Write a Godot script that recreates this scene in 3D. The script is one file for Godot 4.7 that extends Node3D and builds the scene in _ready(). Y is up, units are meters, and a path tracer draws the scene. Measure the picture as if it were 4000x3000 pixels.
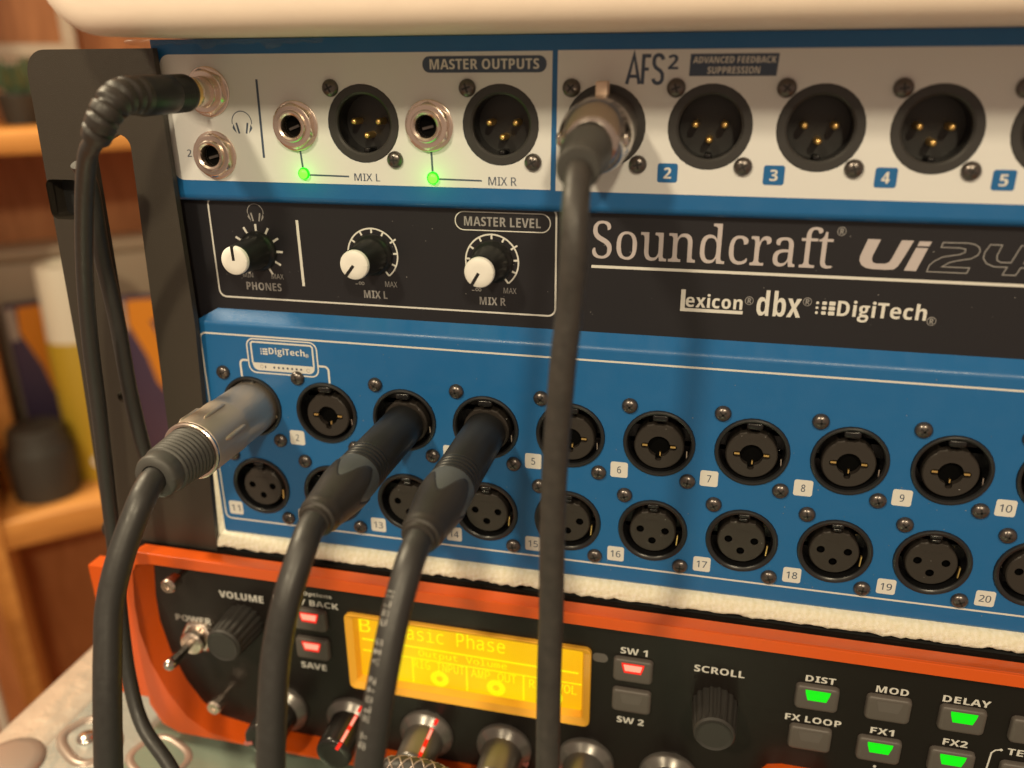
extends Node3D
# All builders below work in millimetres; K turns them into metres.
const K := 0.001
var M := {}
var sans: SystemFont
var bold: SystemFont
var serif: SystemFont
var mono: SystemFont


class G:
	var st := SurfaceTool.new()
	var grp := 1

	func _init() -> void:
		st.begin(Mesh.PRIMITIVE_TRIANGLES)

	func t(a: Vector3, b: Vector3, c: Vector3) -> void:  # counter-clockwise seen from outside
		st.set_smooth_group(grp)
		st.add_vertex(a * 0.001)
		st.add_vertex(c * 0.001)
		st.add_vertex(b * 0.001)

	func q(a: Vector3, b: Vector3, c: Vector3, d: Vector3) -> void:
		t(a, b, c)
		t(a, c, d)

	func flat() -> void:
		grp = -1

	# profile: (radius, z) from the back to the front
	func lathe(pr: Array, seg := 28, x := Transform3D.IDENTITY, crease := 32.0) -> void:
		grp = absi(grp) + 1
		for i in pr.size() - 1:
			if i > 0:
				var d0: Vector2 = pr[i] - pr[i - 1]
				var d1: Vector2 = pr[i + 1] - pr[i]
				if d0.length() > 0.0 and d1.length() > 0.0 and absf(rad_to_deg(d0.angle_to(d1))) > crease:
					grp += 1
			for j in seg:
				var a0 := TAU * j / seg
				var a1 := TAU * (j + 1) / seg
				var p0: Vector2 = pr[i]
				var p1: Vector2 = pr[i + 1]
				var a := x * Vector3(p0.x * cos(a0), p0.x * sin(a0), p0.y)
				var b := x * Vector3(p0.x * cos(a1), p0.x * sin(a1), p0.y)
				var c := x * Vector3(p1.x * cos(a1), p1.x * sin(a1), p1.y)
				var d := x * Vector3(p1.x * cos(a0), p1.x * sin(a0), p1.y)
				if p0.x < 1e-4:
					t(a, c, d)
				elif p1.x < 1e-4:
					t(a, b, c)
				else:
					q(a, b, c, d)
		grp += 1

	func tube(path: Array, radii: Array, seg := 20) -> void:
		grp = absi(grp) + 1
		var n := path.size()
		var prev := []
		var tg: Vector3 = (path[1] - path[0]).normalized()
		var u := tg.cross(Vector3.UP if absf(tg.y) < 0.9 else Vector3.RIGHT).normalized()
		for i in n:
			var p: Vector3 = path[i]
			var d: Vector3 = (path[mini(i + 1, n - 1)] - path[maxi(i - 1, 0)]).normalized()
			u = (u - d * u.dot(d)).normalized()
			var w := d.cross(u)
			var r: float = radii[i] if radii.size() == n else radii[0]
			var ring := []
			for j in seg:
				var a := TAU * j / seg
				ring.append(p + (u * cos(a) + w * sin(a)) * r)
			if i > 0:
				for j in seg:
					var k := (j + 1) % seg
					q(prev[j], prev[k], ring[k], ring[j])
			prev = ring
			if i == 0 or i == n - 1:
				grp += 1
				for j in seg:
					var k := (j + 1) % seg
					if i == 0:
						t(p, ring[k], ring[j])
					else:
						t(p, ring[j], ring[k])
				grp += 1

	func cap(poly: PackedVector2Array, z: float) -> void:
		var id := Geometry2D.triangulate_polygon(poly)
		for i in range(0, id.size(), 3):
			var a := poly[id[i]]
			var b := poly[id[i + 1]]
			var c := poly[id[i + 2]]
			var va := Vector3(a.x, a.y, z)
			var vb := Vector3(b.x, b.y, z)
			var vc := Vector3(c.x, c.y, z)
			if (b - a).cross(c - a) > 0.0:
				t(va, vb, vc)
			else:
				t(va, vc, vb)

	func walls(poly: PackedVector2Array, z0: float, z1: float, inward := false) -> void:
		var n := poly.size()
		for i in n:
			var a := poly[i]
			var b := poly[(i + 1) % n]
			if inward:
				q(Vector3(b.x, b.y, z0), Vector3(a.x, a.y, z0), Vector3(a.x, a.y, z1), Vector3(b.x, b.y, z1))
			else:
				q(Vector3(a.x, a.y, z0), Vector3(b.x, b.y, z0), Vector3(b.x, b.y, z1), Vector3(a.x, a.y, z1))

	func prism(poly: PackedVector2Array, z0: float, z1: float, smooth := false) -> void:
		if Geometry2D.is_polygon_clockwise(poly):
			poly.reverse()
		flat()
		cap(poly, z1)
		if smooth:
			grp = 77
		walls(poly, z0, z1)
		grp = 78

	# layers: [polygon, z] from back to front, same number of points
	func loft(layers: Array, crease := false) -> void:
		grp = 100
		for i in layers.size() - 1:
			var a: PackedVector2Array = layers[i][0]
			var b: PackedVector2Array = layers[i + 1][0]
			var n := a.size()
			for j in n:
				var k := (j + 1) % n
				q(Vector3(a[j].x, a[j].y, layers[i][1]), Vector3(a[k].x, a[k].y, layers[i][1]), Vector3(b[k].x, b[k].y, layers[i + 1][1]), Vector3(b[j].x, b[j].y, layers[i + 1][1]))
			if crease:
				grp += 1
		cap(layers[-1][0], layers[-1][1])

	# a sheet with holes ([x, y, radius]); its cut lines pass through the hole centres
	func plate(outer: PackedVector2Array, holes: Array, z0: float, z1: float) -> void:
		flat()
		var cuts := []
		for h in holes:
			if not cuts.has(h[0]):
				cuts.append(h[0])
		cuts.sort()
		cuts.push_front(-2000.0)
		cuts.append(2000.0)
		var circles := []
		for h in holes:
			var c := PackedVector2Array()
			for j in 32:
				var a := TAU * (j + 0.5) / 32
				c.append(Vector2(h[0] + h[2] * cos(a), h[1] + h[2] * sin(a)))
			circles.append(c)
		for i in cuts.size() - 1:
			var strip := PackedVector2Array([Vector2(cuts[i], -2000), Vector2(cuts[i + 1], -2000), Vector2(cuts[i + 1], 2000), Vector2(cuts[i], 2000)])
			var pieces := Geometry2D.intersect_polygons(outer, strip)
			for c in circles:
				var next: Array[PackedVector2Array] = []
				for p in pieces:
					next.append_array(Geometry2D.clip_polygons(p, c))
				pieces = next
			for p in pieces:
				cap(p, z1)
		walls(outer, z0, z1)
		for c in circles:
			walls(c, z0, z1, true)

	func stroke(pts: Array, w: float, z: float, closed := false) -> void:
		flat()
		var n := pts.size()
		var l := []
		var r := []
		for i in n:
			var p: Vector2 = pts[i]
			var a: Vector2 = pts[(i - 1 + n) % n] if closed or i > 0 else p
			var b: Vector2 = pts[(i + 1) % n] if closed or i < n - 1 else p
			var d0 := (p - a).normalized() if a != p else (b - p).normalized()
			var d1 := (b - p).normalized() if b != p else d0
			var nn := (d0.orthogonal() + d1.orthogonal()).normalized()
			var m := w / 2.0 / maxf(0.35, nn.dot(d0.orthogonal()))
			l.append(Vector3(p.x + nn.x * m, p.y + nn.y * m, z))
			r.append(Vector3(p.x - nn.x * m, p.y - nn.y * m, z))
		for i in (n if closed else n - 1):
			var k := (i + 1) % n
			var up: bool = ((r[k] - r[i]) as Vector3).cross(l[i] - r[i]).z > 0.0
			if up:
				q(r[i], r[k], l[k], l[i])
			else:
				q(l[i], l[k], r[k], r[i])

	func box(c: Vector3, s: Vector3, x := Transform3D.IDENTITY) -> void:
		flat()
		var h := s / 2.0
		var p := []
		for k in 8:
			p.append(x * (c + Vector3(h.x if k & 1 else -h.x, h.y if k & 2 else -h.y, h.z if k & 4 else -h.z)))
		q(p[4], p[5], p[7], p[6])
		q(p[1], p[0], p[2], p[3])
		q(p[0], p[4], p[6], p[2])
		q(p[5], p[1], p[3], p[7])
		q(p[6], p[7], p[3], p[2])
		q(p[0], p[1], p[5], p[4])

	func mesh() -> ArrayMesh:
		st.generate_normals()
		return st.commit()


# ---------------------------------------------------------------- small helpers
func part(called: String, g: G, m: Material, parent: Node, at := Vector3.ZERO) -> MeshInstance3D:
	var o := MeshInstance3D.new()
	o.name = called
	o.mesh = g.mesh()
	o.material_override = m
	parent.add_child(o, true)
	o.position = at * K
	return o


func thing(called: String, label: String, category: String, at := Vector3.ZERO, group := "") -> Node3D:
	var o := Node3D.new()
	o.name = called
	add_child(o, true)
	o.position = at * K
	tag(o, label, category, group)
	return o


func tag(o: Node, label: String, category: String, group := "") -> void:
	o.set_meta("label", label)
	o.set_meta("category", category)
	if group:
		o.set_meta("group", group)


func node(called: String, parent: Node, at := Vector3.ZERO) -> Node3D:
	var o := Node3D.new()
	o.name = called
	parent.add_child(o, true)
	o.position = at * K
	return o


func copy(src: Node3D, parent: Node, at: Vector3, called := "") -> Node3D:
	var o: Node3D = src.duplicate()
	o.name = called if called else String(src.name)
	parent.add_child(o, true)
	o.position = at * K
	return o


func rr(x0: float, y0: float, x1: float, y1: float, r: float, n := 5) -> PackedVector2Array:
	var p := PackedVector2Array()
	var c := [Vector2(x1 - r, y1 - r), Vector2(x0 + r, y1 - r), Vector2(x0 + r, y0 + r), Vector2(x1 - r, y0 + r)]
	for k in 4:
		for j in n + 1:
			var a := PI / 2 * (k + float(j) / n)
			p.append(c[k] + Vector2(cos(a), sin(a)) * r)
	return p


func arr(p: PackedVector2Array) -> Array:
	var a := []
	for v in p:
		a.append(v)
	return a


func arc(cx: float, cy: float, r: float, a0: float, a1: float, n := 24) -> Array:
	var p := []
	for j in n + 1:
		var a := deg_to_rad(lerpf(a0, a1, float(j) / n))
		p.append(Vector2(cx + r * cos(a), cy + r * sin(a)))
	return p


func txt(parent: Node, s: String, font: Font, b: Array, z: float, m: Material, shear := 0.0, called := "lettering") -> MeshInstance3D:
	var tm := TextMesh.new()
	tm.font = font
	tm.font_size = 48
	tm.pixel_size = 0.01
	tm.depth = 0.05
	tm.curve_step = 3.0
	tm.text = s
	var a := tm.get_mesh_arrays()
	var v: PackedVector3Array = a[Mesh.ARRAY_VERTEX]
	var lo := Vector3(1e9, 1e9, 1e9)
	var hi := -lo
	for p in v:
		lo = lo.min(p)
		hi = hi.max(p)
	var w := hi - lo
	for i in v.size():
		var f := (v[i] - lo) / Vector3(maxf(w.x, 1e-6), maxf(w.y, 1e-6), maxf(w.z, 1e-6))
		var y := lerpf(b[1], b[3], f.y)
		v[i] = Vector3(lerpf(b[0], b[2], f.x) + shear * (y - b[1]), y, z + 0.06 * f.z) * K
	a[Mesh.ARRAY_VERTEX] = v
	a[Mesh.ARRAY_TANGENT] = null
	a[Mesh.ARRAY_TEX_UV] = null
	var am := ArrayMesh.new()
	am.add_surface_from_arrays(Mesh.PRIMITIVE_TRIANGLES, a)
	var o := MeshInstance3D.new()
	o.name = called
	o.mesh = am
	o.material_override = m
	parent.add_child(o, true)
	return o


func smooth_path(pts: Array, sub := 8) -> Array:
	var out := []
	var n := pts.size()
	for i in n - 1:
		var p0: Vector3 = pts[maxi(i - 1, 0)]
		var p1: Vector3 = pts[i]
		var p2: Vector3 = pts[i + 1]
		var p3: Vector3 = pts[mini(i + 2, n - 1)]
		for j in sub:
			out.append(p1.cubic_interpolate(p2, p0, p3, float(j) / sub))
	out.append(pts[n - 1])
	return out


func lin(r: float, g: float, b: float) -> Color:
	return Color(r, g, b).linear_to_srgb()


func mat(c: Color, rough: float, metal := 0.0, spec := 0.5) -> StandardMaterial3D:
	var m := StandardMaterial3D.new()
	m.albedo_color = c
	m.roughness = rough
	m.metallic = metal
	m.metallic_specular = spec
	return m


func noise_tex(freq: float, seed_: int, normal := false, strength := 4.0, ramp: Gradient = null, oct := 4) -> NoiseTexture2D:
	var n := FastNoiseLite.new()
	n.seed = seed_
	n.frequency = freq
	n.fractal_octaves = oct
	var t := NoiseTexture2D.new()
	t.width = 256
	t.height = 256
	t.seamless = true
	t.noise = n
	t.as_normal_map = normal
	t.bump_strength = strength
	if ramp:
		t.color_ramp = ramp
	return t


func ramp(a: Color, b: Color) -> Gradient:
	var g := Gradient.new()
	g.set_color(0, a)
	g.set_color(1, b)
	return g


func grain(m: StandardMaterial3D, tex: Texture2D, scale: float, amount: float) -> void:
	m.normal_enabled = true
	m.normal_texture = tex
	m.normal_scale = amount
	m.uv1_triplanar = true
	m.uv1_world_triplanar = true
	m.uv1_scale = Vector3.ONE * scale


func glow(c: Color, e: float) -> StandardMaterial3D:
	var m := mat(Color(0.02, 0.02, 0.02), 0.4)
	m.emission_enabled = true
	m.emission = c
	m.emission_energy_multiplier = e
	return m


func make_materials() -> void:
	sans = SystemFont.new()
	sans.font_names = PackedStringArray(["Droid Sans"])
	bold = SystemFont.new()
	bold.font_names = PackedStringArray(["Droid Sans"])
	bold.font_weight = 700
	serif = SystemFont.new()
	serif.font_names = PackedStringArray(["Droid Serif"])
	mono = SystemFont.new()
	mono.font_names = PackedStringArray(["Droid Sans Mono"])
	var fine := noise_tex(0.12, 3, true, 5.0)
	var soft := noise_tex(0.02, 5, true, 6.0)
	M.blue = mat(lin(0.011, 0.126, 0.35), 1.0)
	grain(M.blue, noise_tex(0.45, 7, true, 5.0, null, 2), 32.0, 0.11)
	M.blue.roughness_texture = noise_tex(0.012, 9, false, 1.0, ramp(Color(0.27, 0.27, 0.27), Color(0.50, 0.50, 0.50)), 6)
	M.white = mat(lin(0.69, 0.70, 0.71), 0.5)
	grain(M.white, soft, 40.0, 0.05)
	M.print_white = mat(lin(0.68, 0.67, 0.64), 0.5)
	M.print_grey = mat(lin(0.30, 0.29, 0.29), 0.5)
	M.print_blue = mat(lin(0.02, 0.09, 0.24), 0.5)
	M.print_navy = mat(lin(0.05, 0.075, 0.13), 0.5)
	M.print_silver = mat(lin(0.50, 0.45, 0.46), 0.4)
	M.logo_black = mat(lin(0.014, 0.014, 0.018), 0.36)
	grain(M.logo_black, fine, 140.0, 0.12)
	M.cheek = mat(lin(0.042, 0.035, 0.027), 0.45)
	grain(M.cheek, fine, 90.0, 0.35)
	M.case_black = mat(lin(0.02, 0.02, 0.02), 0.5)
	M.socket = mat(lin(0.009, 0.009, 0.010), 0.25)
	M.socket_matte = mat(lin(0.035, 0.034, 0.034), 0.42)
	M.lip = mat(lin(0.014, 0.015, 0.017), 0.3)
	M.insert = mat(lin(0.030, 0.025, 0.022), 0.38)
	M.hole = mat(lin(0.002, 0.002, 0.002), 0.7, 0.0, 0.15)
	M.screw = mat(lin(0.14, 0.125, 0.12), 0.3, 0.85)
	M.gold = mat(lin(1.0, 0.68, 0.26), 0.33, 0.95)
	M.nickel = mat(lin(0.80, 0.68, 0.60), 0.27, 1.0)
	M.satin = mat(lin(0.66, 0.56, 0.47), 0.42, 0.85)
	grain(M.satin, fine, 120.0, 0.18)
	M.tab = mat(lin(0.75, 0.58, 0.46), 0.5, 0.35)
	M.chrome = mat(lin(0.62, 0.56, 0.51), 0.2, 1.0)
	M.rubber = mat(lin(0.030, 0.026, 0.023), 0.45)
	grain(M.rubber, fine, 110.0, 0.15)
	M.rubber_grey = mat(lin(0.060, 0.059, 0.055), 0.5)
	M.chuck = mat(lin(0.075, 0.082, 0.085), 0.42)
	grain(M.rubber_grey, fine, 110.0, 0.2)
	M.jacket = mat(lin(0.021, 0.020, 0.019), 1.0, 0.0, 0.6)
	grain(M.jacket, soft, 40.0, 0.10)
	M.jacket.roughness_texture = noise_tex(0.03, 14, false, 1.0, ramp(Color(0.36, 0.36, 0.36), Color(0.60, 0.60, 0.60)), 5)
	M.jacket_brown = mat(lin(0.95, 0.95, 0.95), 1.0)
	M.jacket_brown.albedo_texture = noise_tex(0.02, 15, false, 1.0, ramp(lin(0.030, 0.027, 0.025), lin(0.050, 0.044, 0.039)), 6)
	grain(M.jacket_brown, soft, 40.0, 0.16)
	M.jacket_brown.roughness_texture = M.jacket.roughness_texture
	M.shell_black = mat(lin(0.018, 0.018, 0.019), 0.38, 0.0, 0.4)
	M.knob = mat(lin(0.012, 0.012, 0.012), 0.35)
	M.knob_white = mat(lin(0.82, 0.81, 0.77), 0.45)
	M.orange = mat(lin(0.70, 0.094, 0.003), 0.32, 0.0, 0.6)
	grain(M.orange, fine, 150.0, 0.12)
	M.panel_black = mat(lin(0.011, 0.0085, 0.0075), 0.33, 0.0, 0.4)
	M.button = mat(lin(0.10, 0.088, 0.08), 0.45)
	M.lens_off = mat(lin(0.12, 0.107, 0.10), 0.4)
	M.green_lit = glow(Color(0.02, 0.95, 0.05), 1.0)
	M.led_green = glow(Color(0.05, 1.0, 0.03), 1.6)
	M.led_core = glow(Color(0.5, 1.0, 0.25), 1.6)
	M.red_lit = glow(Color(1.0, 0.12, 0.07), 1.1)
	M.red_core = glow(Color(1.0, 0.62, 0.5), 1.3)
	M.pointer_dim = mat(lin(0.5, 0.16, 0.14), 0.3)
	M.amber_lit = glow(Color(1.0, 0.79, 0.0), 0.98)
	M.amber_lit.emission_texture = noise_tex(0.006, 17, false, 1.0, ramp(Color(1.0, 0.70, 0.0), Color(1.0, 0.86, 0.02)), 2)
	M.amber_lit.emission = Color.WHITE
	M.amber_lit.emission_operator = BaseMaterial3D.EMISSION_OP_MULTIPLY
	M.amber_lit.uv1_triplanar = true
	M.amber_lit.uv1_world_triplanar = true
	M.amber_lit.uv1_scale = Vector3.ONE * 12.0
	M.amber_text = glow(Color(1.0, 0.94, 0.01), 1.08)
	M.amber = mat(lin(0.95, 0.50, 0.05), 0.3)
	M.knob_skirt = mat(lin(0.20, 0.19, 0.18), 0.3, 0.6)
	M.knob_dark = mat(lin(0.02, 0.018, 0.017), 0.22)
	M.knob_rib = mat(lin(0.035, 0.033, 0.031), 0.5)
	var foam := mat(Color.WHITE, 0.95)
	foam.albedo_texture = noise_tex(0.03, 21, false, 1.0, ramp(lin(0.68, 0.64, 0.46), lin(0.88, 0.86, 0.79)))
	grain(foam, noise_tex(0.14, 22, true, 10.0), 60.0, 0.3)
	M.foam = foam
	M.beige = mat(lin(0.92, 0.79, 0.68), 0.5)
	grain(M.beige, soft, 12.0, 0.12)
	M.groove = mat(lin(0.25, 0.15, 0.10), 0.7)
	M.film = mat(Color(0.5, 0.5, 0.5, 0.2), 0.35)
	M.film.transparency = BaseMaterial3D.TRANSPARENCY_ALPHA
	M.alu = mat(lin(0.50, 0.56, 0.55), 0.26, 0.45)
	grain(M.alu, soft, 9.0, 0.25)
	M.alu_trim = mat(lin(0.64, 0.58, 0.50), 0.28, 0.4)
	grain(M.alu_trim, soft, 14.0, 0.3)
	M.rim = mat(lin(0.36, 0.29, 0.25), 0.32, 0.4)
	M.case_panel = mat(lin(0.26, 0.34, 0.28), 0.25, 0.3)
	M.wood = mat(Color.WHITE, 0.4)
	M.wood.albedo_texture = noise_tex(0.02, 31, false, 1.0, ramp(lin(0.58, 0.24, 0.055), lin(0.80, 0.38, 0.10)))
	M.wood.uv1_triplanar = true
	M.wood.uv1_scale = Vector3(3, 40, 40)
	M.wood_dark = mat(Color.WHITE, 0.5)
	M.wood_dark.albedo_texture = noise_tex(0.02, 32, false, 1.0, ramp(lin(0.34, 0.13, 0.045), lin(0.50, 0.22, 0.085)))
	M.wood_dark.uv1_triplanar = true
	M.wood_dark.uv1_scale = Vector3(14, 2, 14)
	M.cap_white = mat(lin(0.82, 0.80, 0.68), 0.5)
	M.can_yellow = mat(lin(0.52, 0.36, 0.035), 0.4)
	M.cup_black = mat(lin(0.045, 0.042, 0.036), 0.55)
	M.pack_orange = mat(lin(0.80, 0.30, 0.02), 0.5)
	M.pack_blue = mat(lin(0.07, 0.05, 0.11), 0.5)
	M.pack_grey = mat(lin(0.45, 0.40, 0.36), 0.5)
	M.clear_grey = mat(lin(0.36, 0.29, 0.21), 0.45)
	M.painted = mat(lin(0.62, 0.55, 0.45), 0.5)
	M.purple = mat(lin(0.10, 0.03, 0.06), 0.7)
	M.leaf = mat(lin(0.10, 0.16, 0.09), 0.6)


# ---------------------------------------------------------------- sockets and plugs
func make_screw() -> Node3D:
	var n := node("screw", self)
	var g := G.new()
	g.lathe([Vector2(2.5, -0.2), Vector2(2.5, 0.35), Vector2(2.3, 0.95), Vector2(1.75, 1.45), Vector2(0.95, 1.75), Vector2(0, 1.82)], 22, Transform3D.IDENTITY, 60)
	part("head", g, M.screw, n)
	var c := G.new()
	for a in [0.5, 0.5 + PI / 2]:
		c.box(Vector3(0, 0, 1.55), Vector3(2.5, 0.5, 0.64), Transform3D(Basis(Vector3.BACK, a)))
	part("cross_recess", c, M.case_black, n)
	return n


func screws(parent: Node3D, screw: Node3D, dx: float, dy: float, z := 0.0) -> void:
	for s in [-1, 1]:
		var k := copy(screw, parent, Vector3(9.5 * s + dx, -dy * s, z))
		k.rotation.z = 0.4 * s + dy


func socket_ring(n: Node3D, inner: float) -> void:
	var g := G.new()
	g.lathe([Vector2(11.15, -1.4), Vector2(11.15, 0.25), Vector2(10.95, 0.62), Vector2(10.5, 0.8), Vector2(10.1, 0.7), Vector2(inner + 0.12, 0.35), Vector2(inner, -0.1)], 40)
	part("ring", g, M.lip, n)
	g = G.new()
	g.lathe([Vector2(inner, -0.1), Vector2(inner, -7.0), Vector2(0.0, -7.0)], 40)
	part("cavity", g, M.socket, n)


func chamfer(g: G, a: PackedVector2Array, b: PackedVector2Array, z0: float, z1: float) -> void:
	for j in a.size():
		var k := (j + 1) % a.size()
		g.q(Vector3(a[j].x, a[j].y, z0), Vector3(a[k].x, a[k].y, z0), Vector3(b[k].x, b[k].y, z1), Vector3(b[j].x, b[j].y, z1))


func make_combo(screw: Node3D) -> Node3D:
	var n := node("combo_socket", self)
	socket_ring(n, 9.7)
	var g := G.new()
	var keyhole := PackedVector2Array()
	for j in 24:
		var a := TAU * (j + 0.5) / 24
		keyhole.append(Vector2(3.5 * cos(a), 3.5 * sin(a)))
	for r in [rr(-5.5, -0.95, 5.5, 0.95, 0.8, 3), rr(-1.0, -4.9, 1.0, 0, 0.8, 3)]:
		keyhole = Geometry2D.merge_polygons(keyhole, r)[0]
	var disc := PackedVector2Array()
	for j in 48:
		var a := TAU * j / 48
		var r := 7.7
		if absf(a - PI * 0.5) < 0.17:
			r = 7.1
		elif absf(a - PI * 0.5) > 0.5 and absf(a - PI * 0.5) < 0.62:
			r = 8.0
		disc.append(Vector2(r * cos(a), r * sin(a)))
	g.flat()
	var face := PackedVector2Array()
	for v in disc:
		face.append(v * 0.955)
	chamfer(g, disc, face, -0.95, -0.6)
	for s in [-1.0, 1.0]:
		var half := PackedVector2Array([Vector2(0, -20), Vector2(20 * s, -20), Vector2(20 * s, 20), Vector2(0, 20)])
		for p in Geometry2D.intersect_polygons(face, half):
			for k in Geometry2D.clip_polygons(p, keyhole):
				g.cap(k, -0.6)
	g.walls(disc, -7, -0.95)
	g.walls(keyhole, -5, -0.6, not Geometry2D.is_polygon_clockwise(keyhole))
	part("insert", g, M.insert, n, Vector3(0, -1.3, 0))
	var f := G.new()
	f.prism(rr(-6, -6, 6, 6, 3), -6.5, -2.6)
	part("jack_hole", f, M.hole, n, Vector3(0, -1.3, 0))
	for s in [-1, 1]:
		var c := G.new()
		c.box(Vector3(4.35 * s, 0.15, -1.0), Vector3(1.6, 0.6, 0.7))
		part("contact", c, M.gold, n, Vector3(0, -1.3, 0))
	var c2 := G.new()
	c2.box(Vector3(0.45, -3.0, -2.6), Vector3(0.4, 1.2, 1.6))
	part("contact", c2, M.gold, n, Vector3(0, -1.3, 0))
	var p := G.new()
	p.loft([[rr(-2.4, 7.7, 2.4, 9.75, 0.6, 3), -1.5], [rr(-2.4, 7.7, 2.4, 9.75, 0.6, 3), 0.45], [rr(-1.9, 8.1, 1.9, 9.4, 0.4, 3), 0.75]])
	part("latch_tab", p, M.socket, n)
	var l := G.new()
	l.box(Vector3(8.55, -3.6, -0.7), Vector3(0.28, 2.6, 0.6), Transform3D(Basis(Vector3.BACK, 0.05)))
	part("latch", l, M.nickel, n)
	txt(n, "NEUTRIK", bold, [-2.9, 3.2, 2.9, 4.2], -0.62, M.insert, 0.0, "molded_lettering")
	screws(n, screw, 0, 12)
	return n


func make_female(screw: Node3D) -> Node3D:
	var n := node("female_socket", self)
	socket_ring(n, 9.5)
	var g := G.new()
	var disc := PackedVector2Array()
	for j in 48:
		var a := TAU * j / 48
		var r := 7.4
		if absf(a - PI * 0.5) < 0.15:
			r = 6.7
		elif absf(a - PI * 0.5) > 0.45 and absf(a - PI * 0.5) < 0.6:
			r = 7.75
		disc.append(Vector2(r * cos(a), r * sin(a)))
	var face := PackedVector2Array()
	for v in disc:
		face.append(v * 0.955)
	g.flat()
	chamfer(g, disc, face, -0.95, -0.6)
	g.walls(disc, -6.0, -0.95)
	g.plate(face, [[-4.0, 0.6, 1.25], [0.0, -3.3, 1.25], [4.0, 0.6, 1.25]], -0.9, -0.6)
	part("insert", g, M.insert, n, Vector3(0, -0.8, 0))
	var f := G.new()
	f.prism(rr(-5.6, -5, 5.6, 3, 2), -6.5, -2.4)
	part("pin_hole", f, M.hole, n, Vector3(0, -0.8, 0))
	var c := G.new()
	c.box(Vector3(8.15, -2.4, -0.9), Vector3(0.35, 3.6, 0.9), Transform3D(Basis(Vector3.BACK, -0.06)))
	part("latch", c, M.gold, n)
	var p := G.new()
	p.loft([[rr(-1.3, 6.9, 1.3, 7.9, 0.3, 3), -1.5], [rr(-1.3, 6.9, 1.3, 7.9, 0.3, 3), -0.1], [rr(-1.0, 7.1, 1.0, 7.6, 0.2, 3), 0.1]])
	part("key_tab", p, M.socket, n)
	var p2 := G.new()
	p2.loft([[rr(-1.8, 8.3, 1.8, 9.6, 0.5, 3), -1.5], [rr(-1.8, 8.3, 1.8, 9.6, 0.5, 3), 0.35], [rr(-1.3, 8.6, 1.3, 9.3, 0.3, 3), 0.55]])
	part("latch_tab", p2, M.socket, n)
	txt(n, "NEUTRIK", bold, [-2.7, 2.6, 2.7, 3.5], -0.62, M.insert, 0.0, "molded_lettering")
	screws(n, screw, 0, 12)
	return n


func make_male(screw: Node3D) -> Node3D:
	var n := node("male_socket", self)
	var g := G.new()
	g.lathe([Vector2(11.15, -1.4), Vector2(11.15, -0.1), Vector2(10.9, 0.22), Vector2(9.0, 0.22), Vector2(8.4, -0.25), Vector2(8.25, -1.0)], 44)
	part("ring", g, M.socket_matte, n)
	var w := G.new()
	w.lathe([Vector2(8.25, -1.0), Vector2(8.1, -9.0), Vector2(0, -9.0)], 36)
	part("shell", w, M.socket, n)
	for p in [Vector2(-3.9, 0.5), Vector2(3.9, 0.5), Vector2(0, -3.5)]:
		var k := G.new()
		k.lathe([Vector2(1.02, -9), Vector2(1.02, -2.6), Vector2(0.85, -2.0), Vector2(0.45, -1.65), Vector2(0, -1.6)], 16, Transform3D.IDENTITY, 60)
		part("pin", k, M.gold, n, Vector3(p.x, p.y, 0))
	var key := G.new()
	key.loft([[rr(-0.9, -8.2, 0.9, -7.0, 0.3, 3), -8.0], [rr(-0.9, -8.2, 0.9, -7.0, 0.3, 3), -1.4], [rr(-0.6, -8.0, 0.6, -7.2, 0.2, 3), -1.2]])
	part("key_tab", key, M.socket, n)
	screws(n, screw, 0, 10.05, 0.1)
	return n


func make_jack() -> Node3D:
	var n := node("jack_socket", self)
	var g := G.new()
	g.lathe([Vector2(7.3, 0.1), Vector2(7.3, 0.5), Vector2(7.0, 0.65), Vector2(5.5, 0.65)], 36)
	part("washer", g, M.nickel, n)
	var h := G.new()
	var layers := []
	for l in [[6.95, 0.6, 0.0], [6.95, 2.1, 0.0], [6.15, 2.75, 1.0], [5.9, 2.85, 1.0], [4.6, 2.85, 1.0]]:
		var p := PackedVector2Array()
		for j in 48:
			var a := TAU * j / 48
			var hexr: float = l[0]
			if l[2] < 0.5:
				var b := fposmod(a - PI / 2, PI / 3) - PI / 6
				hexr = l[0] * cos(PI / 6) / cos(b)
				hexr = minf(hexr, 6.75)
			p.append(Vector2(hexr * cos(a), hexr * sin(a)))
		layers.append([p, l[1]])
	for i in layers.size() - 1:
		h.grp = 200 + i
		var a: PackedVector2Array = layers[i][0]
		var b: PackedVector2Array = layers[i + 1][0]
		for j in 48:
			var k := (j + 1) % 48
			h.q(Vector3(a[j].x, a[j].y, layers[i][1]), Vector3(a[k].x, a[k].y, layers[i][1]), Vector3(b[k].x, b[k].y, layers[i + 1][1]), Vector3(b[j].x, b[j].y, layers[i + 1][1]))
	part("nut", h, M.nickel, n)
	var b := G.new()
	b.lathe([Vector2(4.6, 2.6), Vector2(4.6, 3.4), Vector2(4.35, 3.7), Vector2(3.9, 3.7), Vector2(3.3, 3.3), Vector2(3.1, 2.6), Vector2(3.1, 0.3)], 32)
	part("bushing", b, M.nickel, n)
	var d := G.new()
	d.lathe([Vector2(3.1, 0.35), Vector2(0, 0.35)], 24)
	part("bore", d, M.hole, n)
	var s := G.new()
	s.box(Vector3(-0.2, -0.4, 0.9), Vector3(3.4, 0.7, 0.5), Transform3D(Basis(Vector3.BACK, 0.25)))
	part("spring_contact", s, M.screw, n)
	return n


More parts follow.
